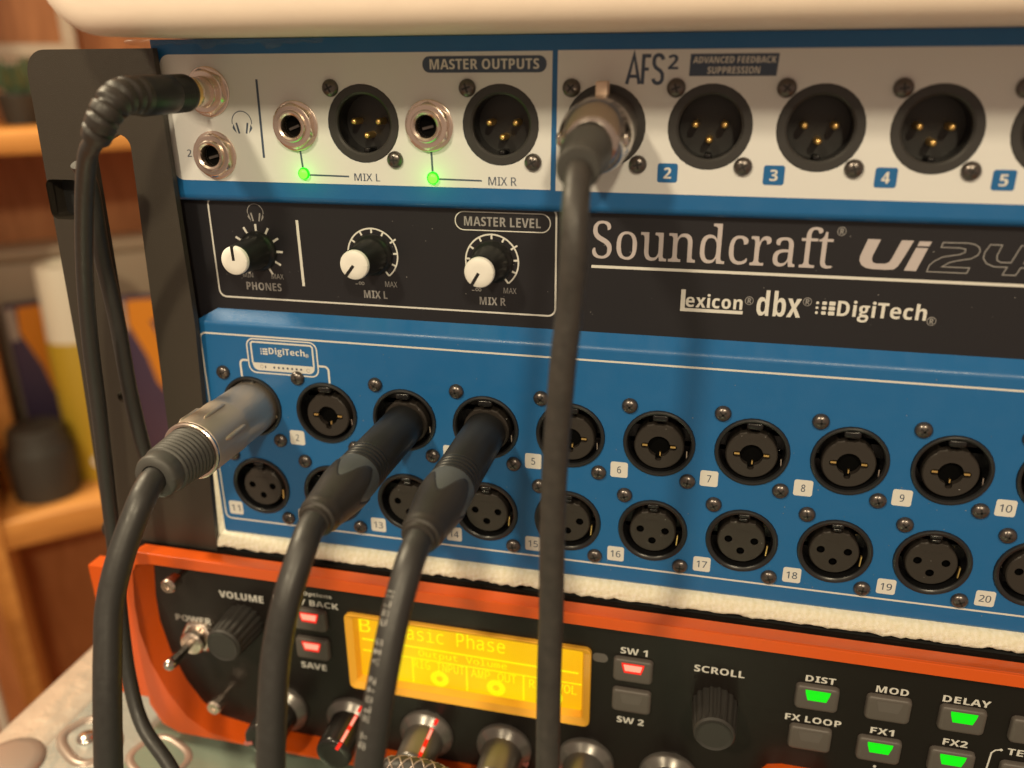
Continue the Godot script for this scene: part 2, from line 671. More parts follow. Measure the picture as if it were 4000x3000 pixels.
func plug_ridges(r0: float, r1: float, z0: float, z1: float, count: int, depth: float) -> Array:
	var p := []
	for i in count:
		var f0 := float(i) / count
		var f1 := float(i + 1) / count
		var za := lerpf(z0, z1, f0)
		var zb := lerpf(z0, z1, f1)
		var r := lerpf(r0, r1, (f0 + f1) / 2)
		var s := zb - za
		p.append_array([Vector2(r - depth, za + s * 0.05), Vector2(r - depth * 0.25, za + s * 0.22), Vector2(r, za + s * 0.45), Vector2(r - depth * 0.25, za + s * 0.72), Vector2(r - depth, za + s * 0.92)])
	return p


func cable(parent: Node, pts: Array, r: float, m: Material, called := "cable") -> Array:
	var path := smooth_path(pts, 8)
	var g := G.new()
	g.tube(path, [r], 24)
	part(called, g, m, parent)
	return path


# ---------------------------------------------------------------- the scene
func _ready() -> void:
	# camera
	var cam := Camera3D.new()
	cam.name = "camera"
	add_child(cam)
	var w := Vector3(-0.367, 0.235, 0.036)
	cam.transform = Transform3D(Basis(w.normalized(), w.length()), Vector3(152.247, 112.322, 242.746) * K)
	var at := CameraAttributesPhysical.new()
	at.frustum_focal_length = 26.4
	at.frustum_focus_distance = 0.262
	at.frustum_near = 0.01
	at.frustum_far = 20.0
	at.exposure_aperture = 5.6
	cam.attributes = at
	cam.fov = 48.887
	cam.near = 0.01
	cam.far = 20.0
	cam.current = true
	# surroundings: the dim warm room behind the camera
	var we := WorldEnvironment.new()
	we.name = "environment"
	var e := Environment.new()
	e.background_mode = Environment.BG_COLOR
	e.background_color = lin(0.35, 0.245, 0.175)
	e.tonemap_mode = Environment.TONE_MAPPER_LINEAR
	e.tonemap_exposure = 1.0
	e.sdfgi_enabled = true
	e.ssao_enabled = true
	e.ssil_enabled = true
	we.environment = e
	add_child(we)
	# warm ceiling bulbs: two above and in front of the rack, one to the left near the bookcase
	for l in [[Vector3(-330, 850, 1010), 0.98, 0.055], [Vector3(480, 760, 1080), 0.80, 0.055], [Vector3(-640, 720, -20), 0.95, 0.05]]:
		var o := OmniLight3D.new()
		o.name = "ceiling_light"
		add_child(o, true)
		o.position = l[0] * K
		o.light_color = lin(1.0, 0.83, 0.55)
		o.light_energy = l[1]
		o.light_size = l[2]
		o.omni_range = 6.0
		o.omni_attenuation = 2.0
		o.shadow_enabled = true

	make_materials()
	build_mixer()
	build_processor()
	build_stand()
	build_bookcase()
	build_cables()


func build_mixer() -> void:
	var mx := thing("digital_mixer", "blue rack mixer with white output plate and black logo band", "audio mixer")
	var g := G.new()
	# case behind the front
	g.box(Vector3(160, 33, -130), Vector3(362, 169, 246))
	part("case", g, M.case_black, mx)
	# black logo band
	g = G.new()
	g.prism(rr(-20, 28, 340, 76, 0.5), -6.5, -4.0)
	part("logo_panel", g, M.logo_black, mx)
	# lower blue panel with its sockets
	var holes := []
	for k in 10:
		holes.append([28.0 * k, 0.0, 11.2])
	for k in 10:
		holes.append([28.0 * k - 0.4, -31.1, 11.2])
	g = G.new()
	g.plate(PackedVector2Array([Vector2(-18, -51.4), Vector2(300, -51.4), Vector2(300, 29.0), Vector2(-18, 29.0)]), holes, -1.4, 0.0)
	part("input_panel", g, M.blue, mx)
	g = G.new()
	var prof := [Vector2(29.0, 0.0), Vector2(29.45, -0.06), Vector2(29.9, -0.24), Vector2(30.3, -0.52), Vector2(30.65, -0.86), Vector2(33.8, -4.05), Vector2(34.0, -6.0)]
	g.grp = 5
	for i in prof.size() - 1:
		var a: Vector2 = prof[i]
		var b: Vector2 = prof[i + 1]
		var xa := -18.0 - a.y * 1.8
		var xb := -18.0 - b.y * 1.8
		if i == prof.size() - 2:
			g.grp = 6
		g.q(Vector3(xa, a.x, a.y), Vector3(300, a.x, a.y), Vector3(300, b.x, b.y), Vector3(xb, b.x, b.y))
	part("panel_bevel", g, M.blue, mx)
	g = G.new()
	g.grp = 5
	var prof2 := [Vector2(-55.0, -6.0), Vector2(-53.6, -2.2), Vector2(-52.6, -0.7), Vector2(-51.4, 0.0)]
	for i in prof2.size() - 1:
		var a: Vector2 = prof2[i]
		var b: Vector2 = prof2[i + 1]
		g.q(Vector3(-18, a.x, a.y), Vector3(300, a.x, a.y), Vector3(300, b.x, b.y), Vector3(-18, b.x, b.y))
	part("panel_bevel", g, M.blue, mx)
	# upper blue panel
	var tx := [48.5, 90.3, 120.1, 148.4, 176.7, 204.9, 233.0, 261.0]
	holes = []
	for x in tx:
		holes.append([x, 94.6, 11.2])
	g = G.new()
	g.plate(PackedVector2Array([Vector2(-19, 72.6), Vector2(300, 72.6), Vector2(300, 118.4), Vector2(-19, 118.4)]), holes, -1.4, 0.0)
	part("output_panel", g, M.blue, mx)
	g = G.new()
	g.grp = 5
	var prof3 := [Vector2(70.2, -6.0), Vector2(70.3, -2.4), Vector2(70.7, -1.3), Vector2(71.4, -0.5), Vector2(72.1, -0.1), Vector2(72.6, 0.0)]
	for i in prof3.size() - 1:
		var a: Vector2 = prof3[i]
		var b: Vector2 = prof3[i + 1]
		g.q(Vector3(-19, a.x, a.y), Vector3(300, a.x, a.y), Vector3(300, b.x, b.y), Vector3(-19, b.x, b.y))
	part("panel_bevel", g, M.blue, mx)
	# white plates
	var outer := PackedVector2Array()
	for p in arc(-13.4, 110.8, 3.4, 90, 180, 6) + arc(-13.8, 80.4, 3.4, 180, 270, 6):
		outer.append(p)
	outer.append_array([Vector2(104.9, 76.9), Vector2(105.2, 114.2)])
	g = G.new()
	g.plate(outer, holes.slice(0, 2), 0.0, 0.1)
	part("output_plate", g, M.white, mx)
	g = G.new()
	g.plate(PackedVector2Array([Vector2(106.4, 76.7), Vector2(298, 76.2), Vector2(298, 114.2), Vector2(106.7, 114.3)]), holes.slice(2), 0.0, 0.1)
	part("output_plate", g, M.white, mx)
	# black plastic side cheek
	g = G.new()
	var ck := PackedVector2Array()
	for p in arc(-54.5, 108.5, 7.5, 90, 180, 6):
		ck.append(p)
	ck.append_array([Vector2(-64.5, 10), Vector2(-68.5, -60), Vector2(-20.5, -60), Vector2(-15.5, 30), Vector2(-16.0, 116.0)])
	var win := PackedVector2Array()
	for p in arc(-33.0, 87.0, 4.0, 0, 90, 5) + arc(-40.5, 84.5, 3.0, 90, 180, 4) + arc(-42.0, -20.0, 3.0, 180, 270, 4) + arc(-36.0, -20.0, 3.0, 270, 360, 4):
		win.append(p)
	var slot := rr(-63.6, 63.5, -50.5, 76.5, 2.4, 4)
	var hole := PackedVector2Array()
	for p in arc(-49.0, 0.6, 2.3, 0, 345, 23):
		hole.append(p)
	g.flat()
	for s in [[-200.0, -57.0], [-57.0, -49.0], [-49.0, -38.0], [-38.0, 200.0]]:
		var half := PackedVector2Array([Vector2(s[0], -300), Vector2(s[1], -300), Vector2(s[1], 300), Vector2(s[0], 300)])
		for p in Geometry2D.intersect_polygons(ck, half):
			var pieces: Array[PackedVector2Array] = [p]
			for c in [win, slot, hole]:
				var nx: Array[PackedVector2Array] = []
				for q in pieces:
					nx.append_array(Geometry2D.clip_polygons(q, c))
				pieces = nx
			for q in pieces:
				g.cap(q, 3.5)
	g.walls(ck, 1.2, 3.5)
	for c in [win, slot, hole]:
		g.walls(c, 1.2 if c != slot else -4.0, 3.5, not Geometry2D.is_polygon_clockwise(c))
	var cheek := part("side_cheek", g, M.cheek, mx)
	g = G.new()
	g.prism(slot, -6, -3.9)
	part("slot_floor", g, M.case_black, cheek)
	g = G.new()
	g.lathe([Vector2(4.6, -3.9), Vector2(4.4, -1.6), Vector2(2.2, -1.2), Vector2(1.9, -2.6), Vector2(0, -2.6)], 20, Transform3D(Basis(), Vector3(-53.5, 69.5, 0)))
	part("screw", g, M.case_black, cheek)
	g = G.new()
	g.lathe([Vector2(0, -8), Vector2(4, -8), Vector2(4.5, -2), Vector2(3.5, 0), Vector2(0, 0)], 16, Transform3D(Basis(), Vector3(-73.5, -62, -4)))
	part("rubber_foot", g, M.rubber, mx)

	# sockets
	var screw := make_screw()
	var combo := make_combo(screw)
	var female := make_female(screw)
	var male := make_male(screw)
	var jack := make_jack()
	for k in 10:
		copy(combo, mx, Vector3(28.0 * k, 0, 0))
		copy(female, mx, Vector3(28.0 * k - 0.4, -31.1, 0))
	for x in tx:
		copy(male, mx, Vector3(x, 94.6, 0))
	for p in [Vector2(-1.4, 103.6), Vector2(-1.6, 84.9), Vector2(26.7, 93.9), Vector2(69.0, 94.3)]:
		copy(jack, mx, Vector3(p.x, p.y, 0))
	var turn := RandomNumberGenerator.new()
	turn.seed = 5
	for o in mx.get_children():
		for c in o.get_children():
			if String(c.name).begins_with("screw"):
				c.rotation.z = turn.randf() * TAU
			elif String(c.name).begins_with("latch"):
				c.rotation.z += turn.randf_range(-0.03, 0.03)
		if String(o.name).begins_with("jack_socket"):
			o.rotation.z = turn.randf_range(-0.25, 0.25)
	for o in [screw, combo, female, male, jack]:
		remove_child(o)
		o.free()

	# number tags
	for k in 10:
		for row in 2:
			var c := Vector2(28.0 * k - 12.0, -10.35 if row == 0 else -41.45)
			var tn := node("number_tag", mx)
			g = G.new()
			g.prism(rr(c.x - 2.75, c.y - 2.7, c.x + 2.75, c.y + 2.7, 0.75), 0.0, 0.08)
			part("tag_field", g, M.print_white, tn)
			var s := str(k + 1 + row * 10)
			var hw := (0.62 if s.length() == 1 else 1.65)
			txt(tn, s, sans, [c.x - hw - (0.2 if s == "11" else 0.0), c.y - 1.25, c.x + hw, c.y + 1.2], 0.09, M.print_navy)
	for k in 6:
		var c := Vector2(tx[k + 2] - 10.55, 82.4)
		if k == 0:
			continue
		var tn := node("number_tag", mx)
		g = G.new()
		g.prism(rr(c.x - 2.75, c.y - 2.6, c.x + 2.75, c.y + 2.6, 0.7), 0.1, 0.17)
		part("tag_field", g, M.blue, tn)
		txt(tn, str(k + 1), bold, [c.x - 1.05, c.y - 1.5, c.x + 1.05, c.y + 1.5], 0.18, M.print_white)

	# printing on the upper plate
	var pz := 0.12
	g = G.new()
	g.prism(rr(67.7, 108.7, 103.6, 113.1, 2.1), 0.1, pz + 0.04)
	part("print_field", g, M.print_navy, mx)
	txt(mx, "MASTER OUTPUTS", bold, [69.9, 109.6, 101.5, 112.3], 0.17, M.print_white)
	g = G.new()
	g.prism(PackedVector2Array([Vector2(142.0, 107.6), Vector2(164.3, 107.6), Vector2(164.6, 113.1), Vector2(142.2, 113.1)]), 0.1, pz + 0.04)
	part("print_field", g, M.print_navy, mx)
	txt(mx, "ADVANCED FEEDBACK", bold, [142.9, 110.8, 163.9, 112.4], 0.17, M.print_white, 0.06)
	txt(mx, "SUPPRESSION", bold, [146.7, 108.2, 160.0, 109.9], 0.17, M.print_white, 0.06)
	var ap := pz
	g = G.new()
	g.stroke([Vector2(125.6, 105.6), Vector2(127.4, 113.0), Vector2(129.0, 105.6)], 0.95, ap)
	g.stroke([Vector2(126.2, 107.6), Vector2(128.6, 107.6)], 0.85, ap + 0.01)
	g.stroke([Vector2(129.8, 105.6), Vector2(129.95, 112.7), Vector2(131.9, 112.7)], 0.95, ap)
	g.stroke([Vector2(129.9, 109.4), Vector2(131.4, 109.4)], 0.85, ap + 0.01)
	var sp := []
	sp.append_array(arc(133.9, 111.7, 1.2, 0, 180, 8))
	sp.append_array([Vector2(132.75, 110.6), Vector2(133.2, 109.8), Vector2(134.5, 108.9), Vector2(135.0, 108.2), Vector2(135.05, 107.2)])
	sp.append_array(arc(133.85, 107.0, 1.2, -5, -180, 8))
	g.stroke(sp, 0.95, ap)
	part("logo_letters", g, M.print_navy, mx)
	txt(mx, "2", bold, [136.4, 109.3, 139.1, 113.0], pz, M.print_navy)
	line(mx, [Vector2(15.3, 107.1), Vector2(15.0, 84.3)], 0.75, pz, M.print_navy)
	line(mx, [Vector2(27.4, 87.2), Vector2(27.8, 81.0)], 0.6, pz, M.print_navy)
	line(mx, [Vector2(29.2, 79.5), Vector2(42.8, 79.3)], 0.5, pz, M.print_navy)
	line(mx, [Vector2(69.3, 87.5), Vector2(69.5, 81.0)], 0.6, pz, M.print_navy)
	line(mx, [Vector2(71.0, 79.2), Vector2(84.5, 79.0)], 0.5, pz, M.print_navy)
	txt(mx, "MIX L", sans, [44.5, 78.1, 52.8, 80.3], pz, M.print_navy)
	txt(mx, "MIX R", sans, [86.5, 77.8, 94.9, 80.2], pz, M.print_navy)
	txt(mx, "2", sans, [-11.5, 84.2, -10.0, 86.4], pz, M.print_navy)
	headphones(mx, 8.8, 91.4, 1.0, pz, M.print_navy)
	# green signal lamps
	for x in [[28.1, 79.9], [69.6, 79.5]]:
		var led := G.new()
		led.lathe([Vector2(1.85, 0.0), Vector2(1.85, 0.5), Vector2(1.55, 1.2), Vector2(0.85, 1.65), Vector2(0, 1.75)], 18, Transform3D.IDENTITY, 70)
		var lo := part("led_lamp", led, M.led_green, mx, Vector3(x[0], x[1], 0.1))
		led = G.new()
		led.lathe([Vector2(1.5, 1.3), Vector2(1.2, 1.62), Vector2(0.6, 1.85), Vector2(0, 1.9)], 14, Transform3D.IDENTITY, 70)
		part("lamp_core", led, M.led_core, lo, Vector3(0.2, 0, 0))
		var ol := OmniLight3D.new()
		ol.name = "led_light"
		lo.add_child(ol, true)
		ol.position = Vector3(0, 0, 1.0) * K
		ol.light_color = Color(0.1, 1.0, 0.12)
		ol.light_energy = 0.00008
		ol.light_size = 0.0006
		ol.omni_range = 1.0
		ol.omni_attenuation = 2.0
		ol.shadow_enabled = true

	# printing on the black band
	var bz := -3.95
	line(mx, arr(rr(-9.3, 38.0, 106.0, 71.1, 2.4)), 0.55, bz, M.print_white, true)
	line(mx, [Vector2(21.8, 64.7), Vector2(22.0, 43.1)], 0.95, bz, M.print_white)
	line(mx, arr(rr(74.7, 63.7, 104.2, 69.2, 2.7, 8)), 0.32, bz, M.print_white, true)
	txt(mx, "MASTER LEVEL", bold, [77.5, 65.0, 101.3, 67.8], bz, M.print_grey)
	txt(mx, "PHONES", bold, [1.1, 40.9, 13.9, 43.5], bz, M.print_grey)
	txt(mx, "MAX", sans, [10.7, 45.0, 15.1, 46.7], bz, M.print_grey)
	txt(mx, "MIN", sans, [0.3, 45.1, 4.0, 46.6], bz, M.print_grey)
	headphones(mx, 7.4, 63.8, 0.85, bz, M.print_grey)
	g = G.new()
	for a in range(-60, 241, 30):
		if a == -60 or a <= 240:
			var d := Vector2(cos(deg_to_rad(a)), sin(deg_to_rad(a)))
			g.stroke([Vector2(6.9, 54.1) + d * 6.4, Vector2(6.9, 54.1) + d * 8.8], 0.75, bz)
	part("dial_marks", g, M.print_white, mx)
	var dial := [[47.0, 54.6, 43.1, 51.1, "MIX L"], [86.05, 54.2, 81.9, 90.3, "MIX R"]]
	for d in dial:
		g = G.new()
		g.stroke(arc(d[0], d[1], 8.35, -52, 232, 48), 0.5, bz)
		for k in 11:
			var a := deg_to_rad(-52 + 28.4 * k)
			var v := Vector2(cos(a), sin(a))
			var long := k == 0 or k == 10
			var c := Vector2(d[0], d[1])
			if k == 3:
				g.stroke([c + v * 7.2, c + v * 9.6], 0.55, bz + 0.01)
			else:
				g.stroke([c + v * (6.9 if not long else 6.6), c + v * 8.3], 0.6, bz + 0.01)
		part("dial_marks", g, M.print_white, mx)
		txt(mx, d[4], bold, [d[2], 40.4, d[3], 42.9], bz, M.print_grey)
		txt(mx, "MAX", sans, [d[0] + 3.6, 44.4, d[0] + 7.7, 46.2], bz, M.print_grey)
		txt(mx, "-∞", sans, [d[0] - 6.6, 44.6, d[0] - 3.5, 45.7], bz, M.print_grey)
	txt(mx, "Soundcraft", serif, [116.9, 56.7, 184.3, 68.2], bz, M.print_silver)
	txt(mx, "®", sans, [184.7, 66.0, 187.0, 68.5], bz, M.print_grey)
	line(mx, [Vector2(116.8, 54.2), Vector2(290, 54.5)], 0.85, bz, M.print_white)
	# the slanted model letters
	g = G.new()
	g.flat()
	var u1 := [Vector2(192.9, 65.4), Vector2(196.2, 65.4)]
	var uo := PackedVector2Array([Vector2(192.9, 65.4), Vector2(191.5, 60.8), Vector2(191.4, 59.4), Vector2(192.0, 58.2), Vector2(193.3, 57.4), Vector2(195.2, 57.1), Vector2(199.0, 57.1), Vector2(200.6, 57.3), Vector2(201.5, 58.2), Vector2(202.2, 59.6), Vector2(204.6, 65.4), Vector2(201.5, 65.4), Vector2(199.7, 60.4), Vector2(199.1, 59.2), Vector2(198.2, 58.75), Vector2(195.9, 58.7), Vector2(195.0, 59.0), Vector2(194.6, 59.8), Vector2(194.7, 60.9), u1[1]])
	uo.reverse()
	g.prism(sheared(uo), bz - 0.05, bz)
	g.prism(PackedVector2Array([Vector2(203.2, 57.1), Vector2(206.3, 57.1), Vector2(208.4, 63.5), Vector2(205.4, 63.5)]), bz - 0.05, bz)
	g.prism(PackedVector2Array([Vector2(205.6, 64.0), Vector2(208.6, 64.0), Vector2(209.1, 65.3), Vector2(206.0, 65.3)]), bz - 0.05, bz)
	part("logo_letters", g, M.print_silver, mx)
	g = G.new()
	var two := [Vector2(211.9, 65.2), Vector2(218.0, 65.3)]
	two.append_array([Vector2(219.8, 65.0), Vector2(221.0, 64.2), Vector2(221.3, 63.2), Vector2(220.9, 62.1), Vector2(219.4, 61.1), Vector2(216.0, 60.4), Vector2(214.2, 59.8), Vector2(212.6, 58.6), Vector2(219.5, 58.6), Vector2(219.0, 57.1), Vector2(209.0, 57.1), Vector2(209.4, 58.8), Vector2(210.4, 60.0), Vector2(212.4, 61.3), Vector2(216.4, 62.1), Vector2(217.7, 62.8), Vector2(217.7, 63.6), Vector2(216.4, 63.9), Vector2(211.6, 63.9)])
	g.stroke(two, 0.26, bz, true)
	var four := [Vector2(223.5, 65.1), Vector2(226.4, 65.1), Vector2(225.6, 62.2), Vector2(225.8, 61.0), Vector2(226.8, 60.45), Vector2(229.3, 60.45), Vector2(231.0, 65.1), Vector2(234.0, 65.1), Vector2(232.4, 60.4), Vector2(234.4, 60.4), Vector2(234.0, 59.2), Vector2(231.9, 59.2), Vector2(231.0, 57.1), Vector2(227.8, 57.1), Vector2(228.6, 59.2), Vector2(225.4, 59.2), Vector2(223.4, 60.0), Vector2(222.4, 61.4), Vector2(222.5, 63.0)]
	g.stroke(four, 0.26, bz, true)
	part("logo_outline", g, M.print_grey, mx)
	# the three small logos
	g = G.new()
	g.prism(PackedVector2Array([Vector2(143.6, 48.6), Vector2(143.6, 42.0), Vector2(161.5, 42.0), Vector2(161.6, 43.0), Vector2(144.9, 43.0), Vector2(144.9, 48.6)]), bz - 0.05, bz)
	for i in 3:
		for j in 3:
			var sx: float = [0.75, 1.25, 1.7][i]
			var cx: float = [181.9, 183.8, 185.9][i]
			var sy: float = [0.75, 0.95, 1.15][i]
			g.prism(rr(cx - sx / 2, 43.8 + 1.45 * j - sy / 2, cx + sx / 2, 43.8 + 1.45 * j + sy / 2, 0.25, 3), bz - 0.05, bz)
	part("logo_letters", g, M.print_white, mx)
	txt(mx, "exicon", bold, [145.1, 43.4, 161.3, 47.6], bz, M.print_white)
	txt(mx, "dbx", bold, [165.3, 42.0, 177.6, 49.6], bz, M.print_white)
	txt(mx, "DigiTech", bold, [187.4, 41.7, 210.9, 47.9], bz, M.print_white)
	for r in [[161.9, 45.0], [177.9, 45.6], [211.2, 41.9]]:
		txt(mx, "®", sans, [r[0], r[1], r[0] + 2.4, r[1] + 2.5], bz, M.print_grey)

	# printing on the lower panel
	var lz := 0.05
	line(mx, arr(rr(-16.6, -46.1, 320, 25.9, 2.2)), 0.62, lz, M.print_white, true)
	line(mx, arr(rr(0.8, 12.9, 26.4, 25.0, 2.6)), 0.5, lz, M.print_white, true)
	var wl := [Vector2(0.8, 17.1)]
	wl.append_array(arc(-1.0, 15.6, 1.5, 90, 180, 5))
	wl.append(Vector2(-2.5, 11.0))
	line(mx, wl, 0.72, lz, M.print_white)
	var wr := [Vector2(26.6, 16.9)]
	wr.append_array(arc(28.6, 15.4, 1.5, 90, 0, 5))
	wr.append(Vector2(30.1, 11.0))
	line(mx, wr, 0.72, lz, M.print_white)
	var scr := [Vector2(2.3, 16.4), Vector2(2.3, 23.3)]
	scr.append_array([Vector2(2.9, 23.9), Vector2(24.3, 23.9), Vector2(24.9, 23.3), Vector2(24.9, 16.4)])
	line(mx, scr, 0.62, lz, M.print_white)
	g = G.new()
	var band := PackedVector2Array()
	for p in arc(4.4, 16.0, 2.2, 180, 270, 5) + arc(22.9, 16.0, 2.2, 270, 360, 5):
		band.append(p)
	band.append_array([Vector2(25.1, 16.5), Vector2(2.2, 16.5)])
	g.prism(band, 0.0, lz)
	for i in 3:
		for j in 3:
			var sx: float = [0.4, 0.7, 1.0][i]
			g.prism(rr(5.6 + 0.95 * i - sx / 2 + 0.3, 19.55 + 0.85 * j, 5.6 + 0.95 * i + sx / 2 + 0.3, 20.15 + 0.85 * j, 0.15, 2), 0.0, lz)
	part("print_field", g, M.print_white, mx)
	g = G.new()
	for k in 7:
		g.prism(rr(10.2 + 1.65 * k - 0.38, 14.75, 10.2 + 1.65 * k + 0.38, 15.55, 0.35, 3), 0.0, lz + 0.03)
	g.prism(rr(6.7, 14.7, 7.2, 15.6, 0.2, 3), 0.0, lz + 0.03)
	part("print_dots", g, M.print_navy, mx)
	g = G.new()
	g.stroke(arc(5.6, 15.2, 0.6, 0, 330, 12), 0.14, lz + 0.03)
	g.stroke(arc(22.7, 15.0, 0.6, 0, 330, 12), 0.14, lz + 0.03)
	part("print_dots", g, M.print_grey, mx)
	txt(mx, "DigiTech", bold, [8.8, 19.2, 22.0, 22.3], lz, M.print_white)
	txt(mx, "®", bold, [22.1, 19.6, 23.4, 20.9], lz, M.print_white)

	# dust specks on the front
	g = G.new()
	g.flat()
	for i in 150:
		var dx := turn.randf_range(-14, 250)
		var row := i % 3
		var dy: float = [turn.randf_range(-48, 28), turn.randf_range(38, 68), turn.randf_range(-48, 28)][row]
		var dz: float = [0.0, -4.0, 0.0][row]
		var sz := turn.randf_range(0.06, 0.16)
		var pts := PackedVector2Array()
		for j in 5:
			var a := TAU * j / 5
			pts.append(Vector2(dx + sz * cos(a) * turn.randf_range(0.6, 1.8), dy + sz * sin(a)))
		g.cap(pts, dz + 0.1)
	part("dust", g, M.print_grey, mx).set_meta("kind", "stuff")

	# rotary knobs
	for kd in [[6.9, 54.1, 93.0], [47.0, 54.6, 231.0], [86.05, 54.2, 239.0]]:
		var kn := node("knob", mx, Vector3(kd[0], kd[1], -4.0))
		g = G.new()
		g.lathe([Vector2(6.6, 0), Vector2(6.6, 0.9), Vector2(6.1, 1.5), Vector2(5.6, 2.0), Vector2(5.35, 3.0), Vector2(4.75, 12.6), Vector2(4.6, 13.4), Vector2(4.45, 13.6)], 36, Transform3D.IDENTITY, 45)
		part("skirt", g, M.knob, kn)
		g = G.new()
		g.lathe([Vector2(4.5, 13.3), Vector2(4.5, 14.7), Vector2(4.2, 15.05), Vector2(2.0, 15.15), Vector2(0, 15.15)], 36, Transform3D.IDENTITY, 60)
		part("cap", g, M.knob_white, kn)
		g = G.new()
		g.box(Vector3(2.35, 0, 14.5), Vector3(4.5, 0.95, 1.42), Transform3D(Basis(Vector3.BACK, deg_to_rad(kd[2]))))
		part("pointer", g, M.knob, kn)


func sheared(p: PackedVector2Array) -> PackedVector2Array:
	return p


func line(parent: Node, pts: Array, w: float, z: float, m: Material, closed := false) -> void:
	var g := G.new()
	g.stroke(pts, w, z, closed)
	part("print_line", g, m, parent)


func headphones(parent: Node, cx: float, y: float, s: float, z: float, m: Material) -> void:
	var g := G.new()
	g.stroke(arc(cx, y + 3.3 * s, 3.3 * s, -8, 188, 20), 0.28 * s, z)
	for k in [-1.0, 1.0]:
		g.stroke([Vector2(cx + k * 1.9 * s, y + 3.2 * s), Vector2(cx + k * 1.2 * s, y + 0.05)], 0.6 * s, z)
		g.prism(PackedVector2Array([Vector2(cx + k * 2.9 * s, y + 2.8 * s), Vector2(cx + k * 3.35 * s, y + 1.7 * s), Vector2(cx + k * 3.0 * s, y + 1.1 * s), Vector2(cx + k * 2.05 * s, y + 0.1)]), z - 0.04, z)
	part("headphone_symbol", g, m, parent)


# ---------------------------------------------------------------- orange rack processor
func ribbed_knob(parent: Node, c: Vector2, r0: float, r1: float, h: float) -> void:
	var kn := node("knob", parent, Vector3(c.x, c.y, 4.0))
	var g := G.new()
	var n := 72
	var lay := []
	for l in [[r0, 0.0], [r0, h * 0.15], [r1 + 0.25, h * 0.78], [r1, h * 0.95], [r1 - 0.5, h]]:
		var p := PackedVector2Array()
		for j in n:
			var a := TAU * j / n
			var r: float = l[0]
			if l[1] < h * 0.9:
				r -= 0.5 * (0.0 if j % 4 < 2 else 1.0)
			p.append(Vector2(r * cos(a), r * sin(a)))
		lay.append([p, l[1]])
	g.flat()
	for i in lay.size() - 1:
		var a: PackedVector2Array = lay[i][0]
		var b: PackedVector2Array = lay[i + 1][0]
		for j in n:
			var k := (j + 1) % n
			g.q(Vector3(a[j].x, a[j].y, lay[i][1]), Vector3(a[k].x, a[k].y, lay[i][1]), Vector3(b[k].x, b[k].y, lay[i + 1][1]), Vector3(b[j].x, b[j].y, lay[i + 1][1]))
	g.cap(lay[-1][0], h)
	part("grip", g, M.knob_rib, kn)
	g = G.new()
	g.lathe([Vector2(r1 - 0.9, h - 0.4), Vector2(r1 - 0.9, h + 0.35), Vector2(r1 - 1.4, h + 0.1), Vector2(r1 - 3.0, h - 0.35), Vector2(0, h - 0.5)], 32)
	part("cap", g, M.knob_rib, kn)


func push_button(parent: Node, c: Vector2, lens: Material) -> void:
	var bn := node("push_button", parent, Vector3(c.x, c.y, 4.0))
	var g := G.new()
	g.loft([[rr(-6.8, -5.1, 6.8, 4.5, 1.5), 0.0], [rr(-6.7, -5.0, 6.7, 4.4, 1.5), 1.2], [rr(-6.3, -4.6, 6.3, 4.0, 1.3), 1.75], [rr(-5.5, -4.0, 5.5, 3.4, 1.0), 1.9]])
	part("button_cap", g, M.button, bn)
	g = G.new()
	var lz := 2.0
	g.prism(PackedVector2Array([Vector2(-3.9, 3.2), Vector2(-3.7, 1.8), Vector2(-2.9, -0.8), Vector2(2.9, -0.8), Vector2(3.7, 1.8), Vector2(3.9, 3.2)]), 1.6, lz)
	var ln := part("lens", g, lens, bn)
	if lens == M.red_lit:
		g = G.new()
		g.prism(PackedVector2Array([Vector2(-3.2, 2.6), Vector2(-2.6, 0.1), Vector2(2.6, 0.1), Vector2(3.2, 2.6)]), 1.8, lz + 0.06)
		part("lamp_core", g, M.red_core, ln)


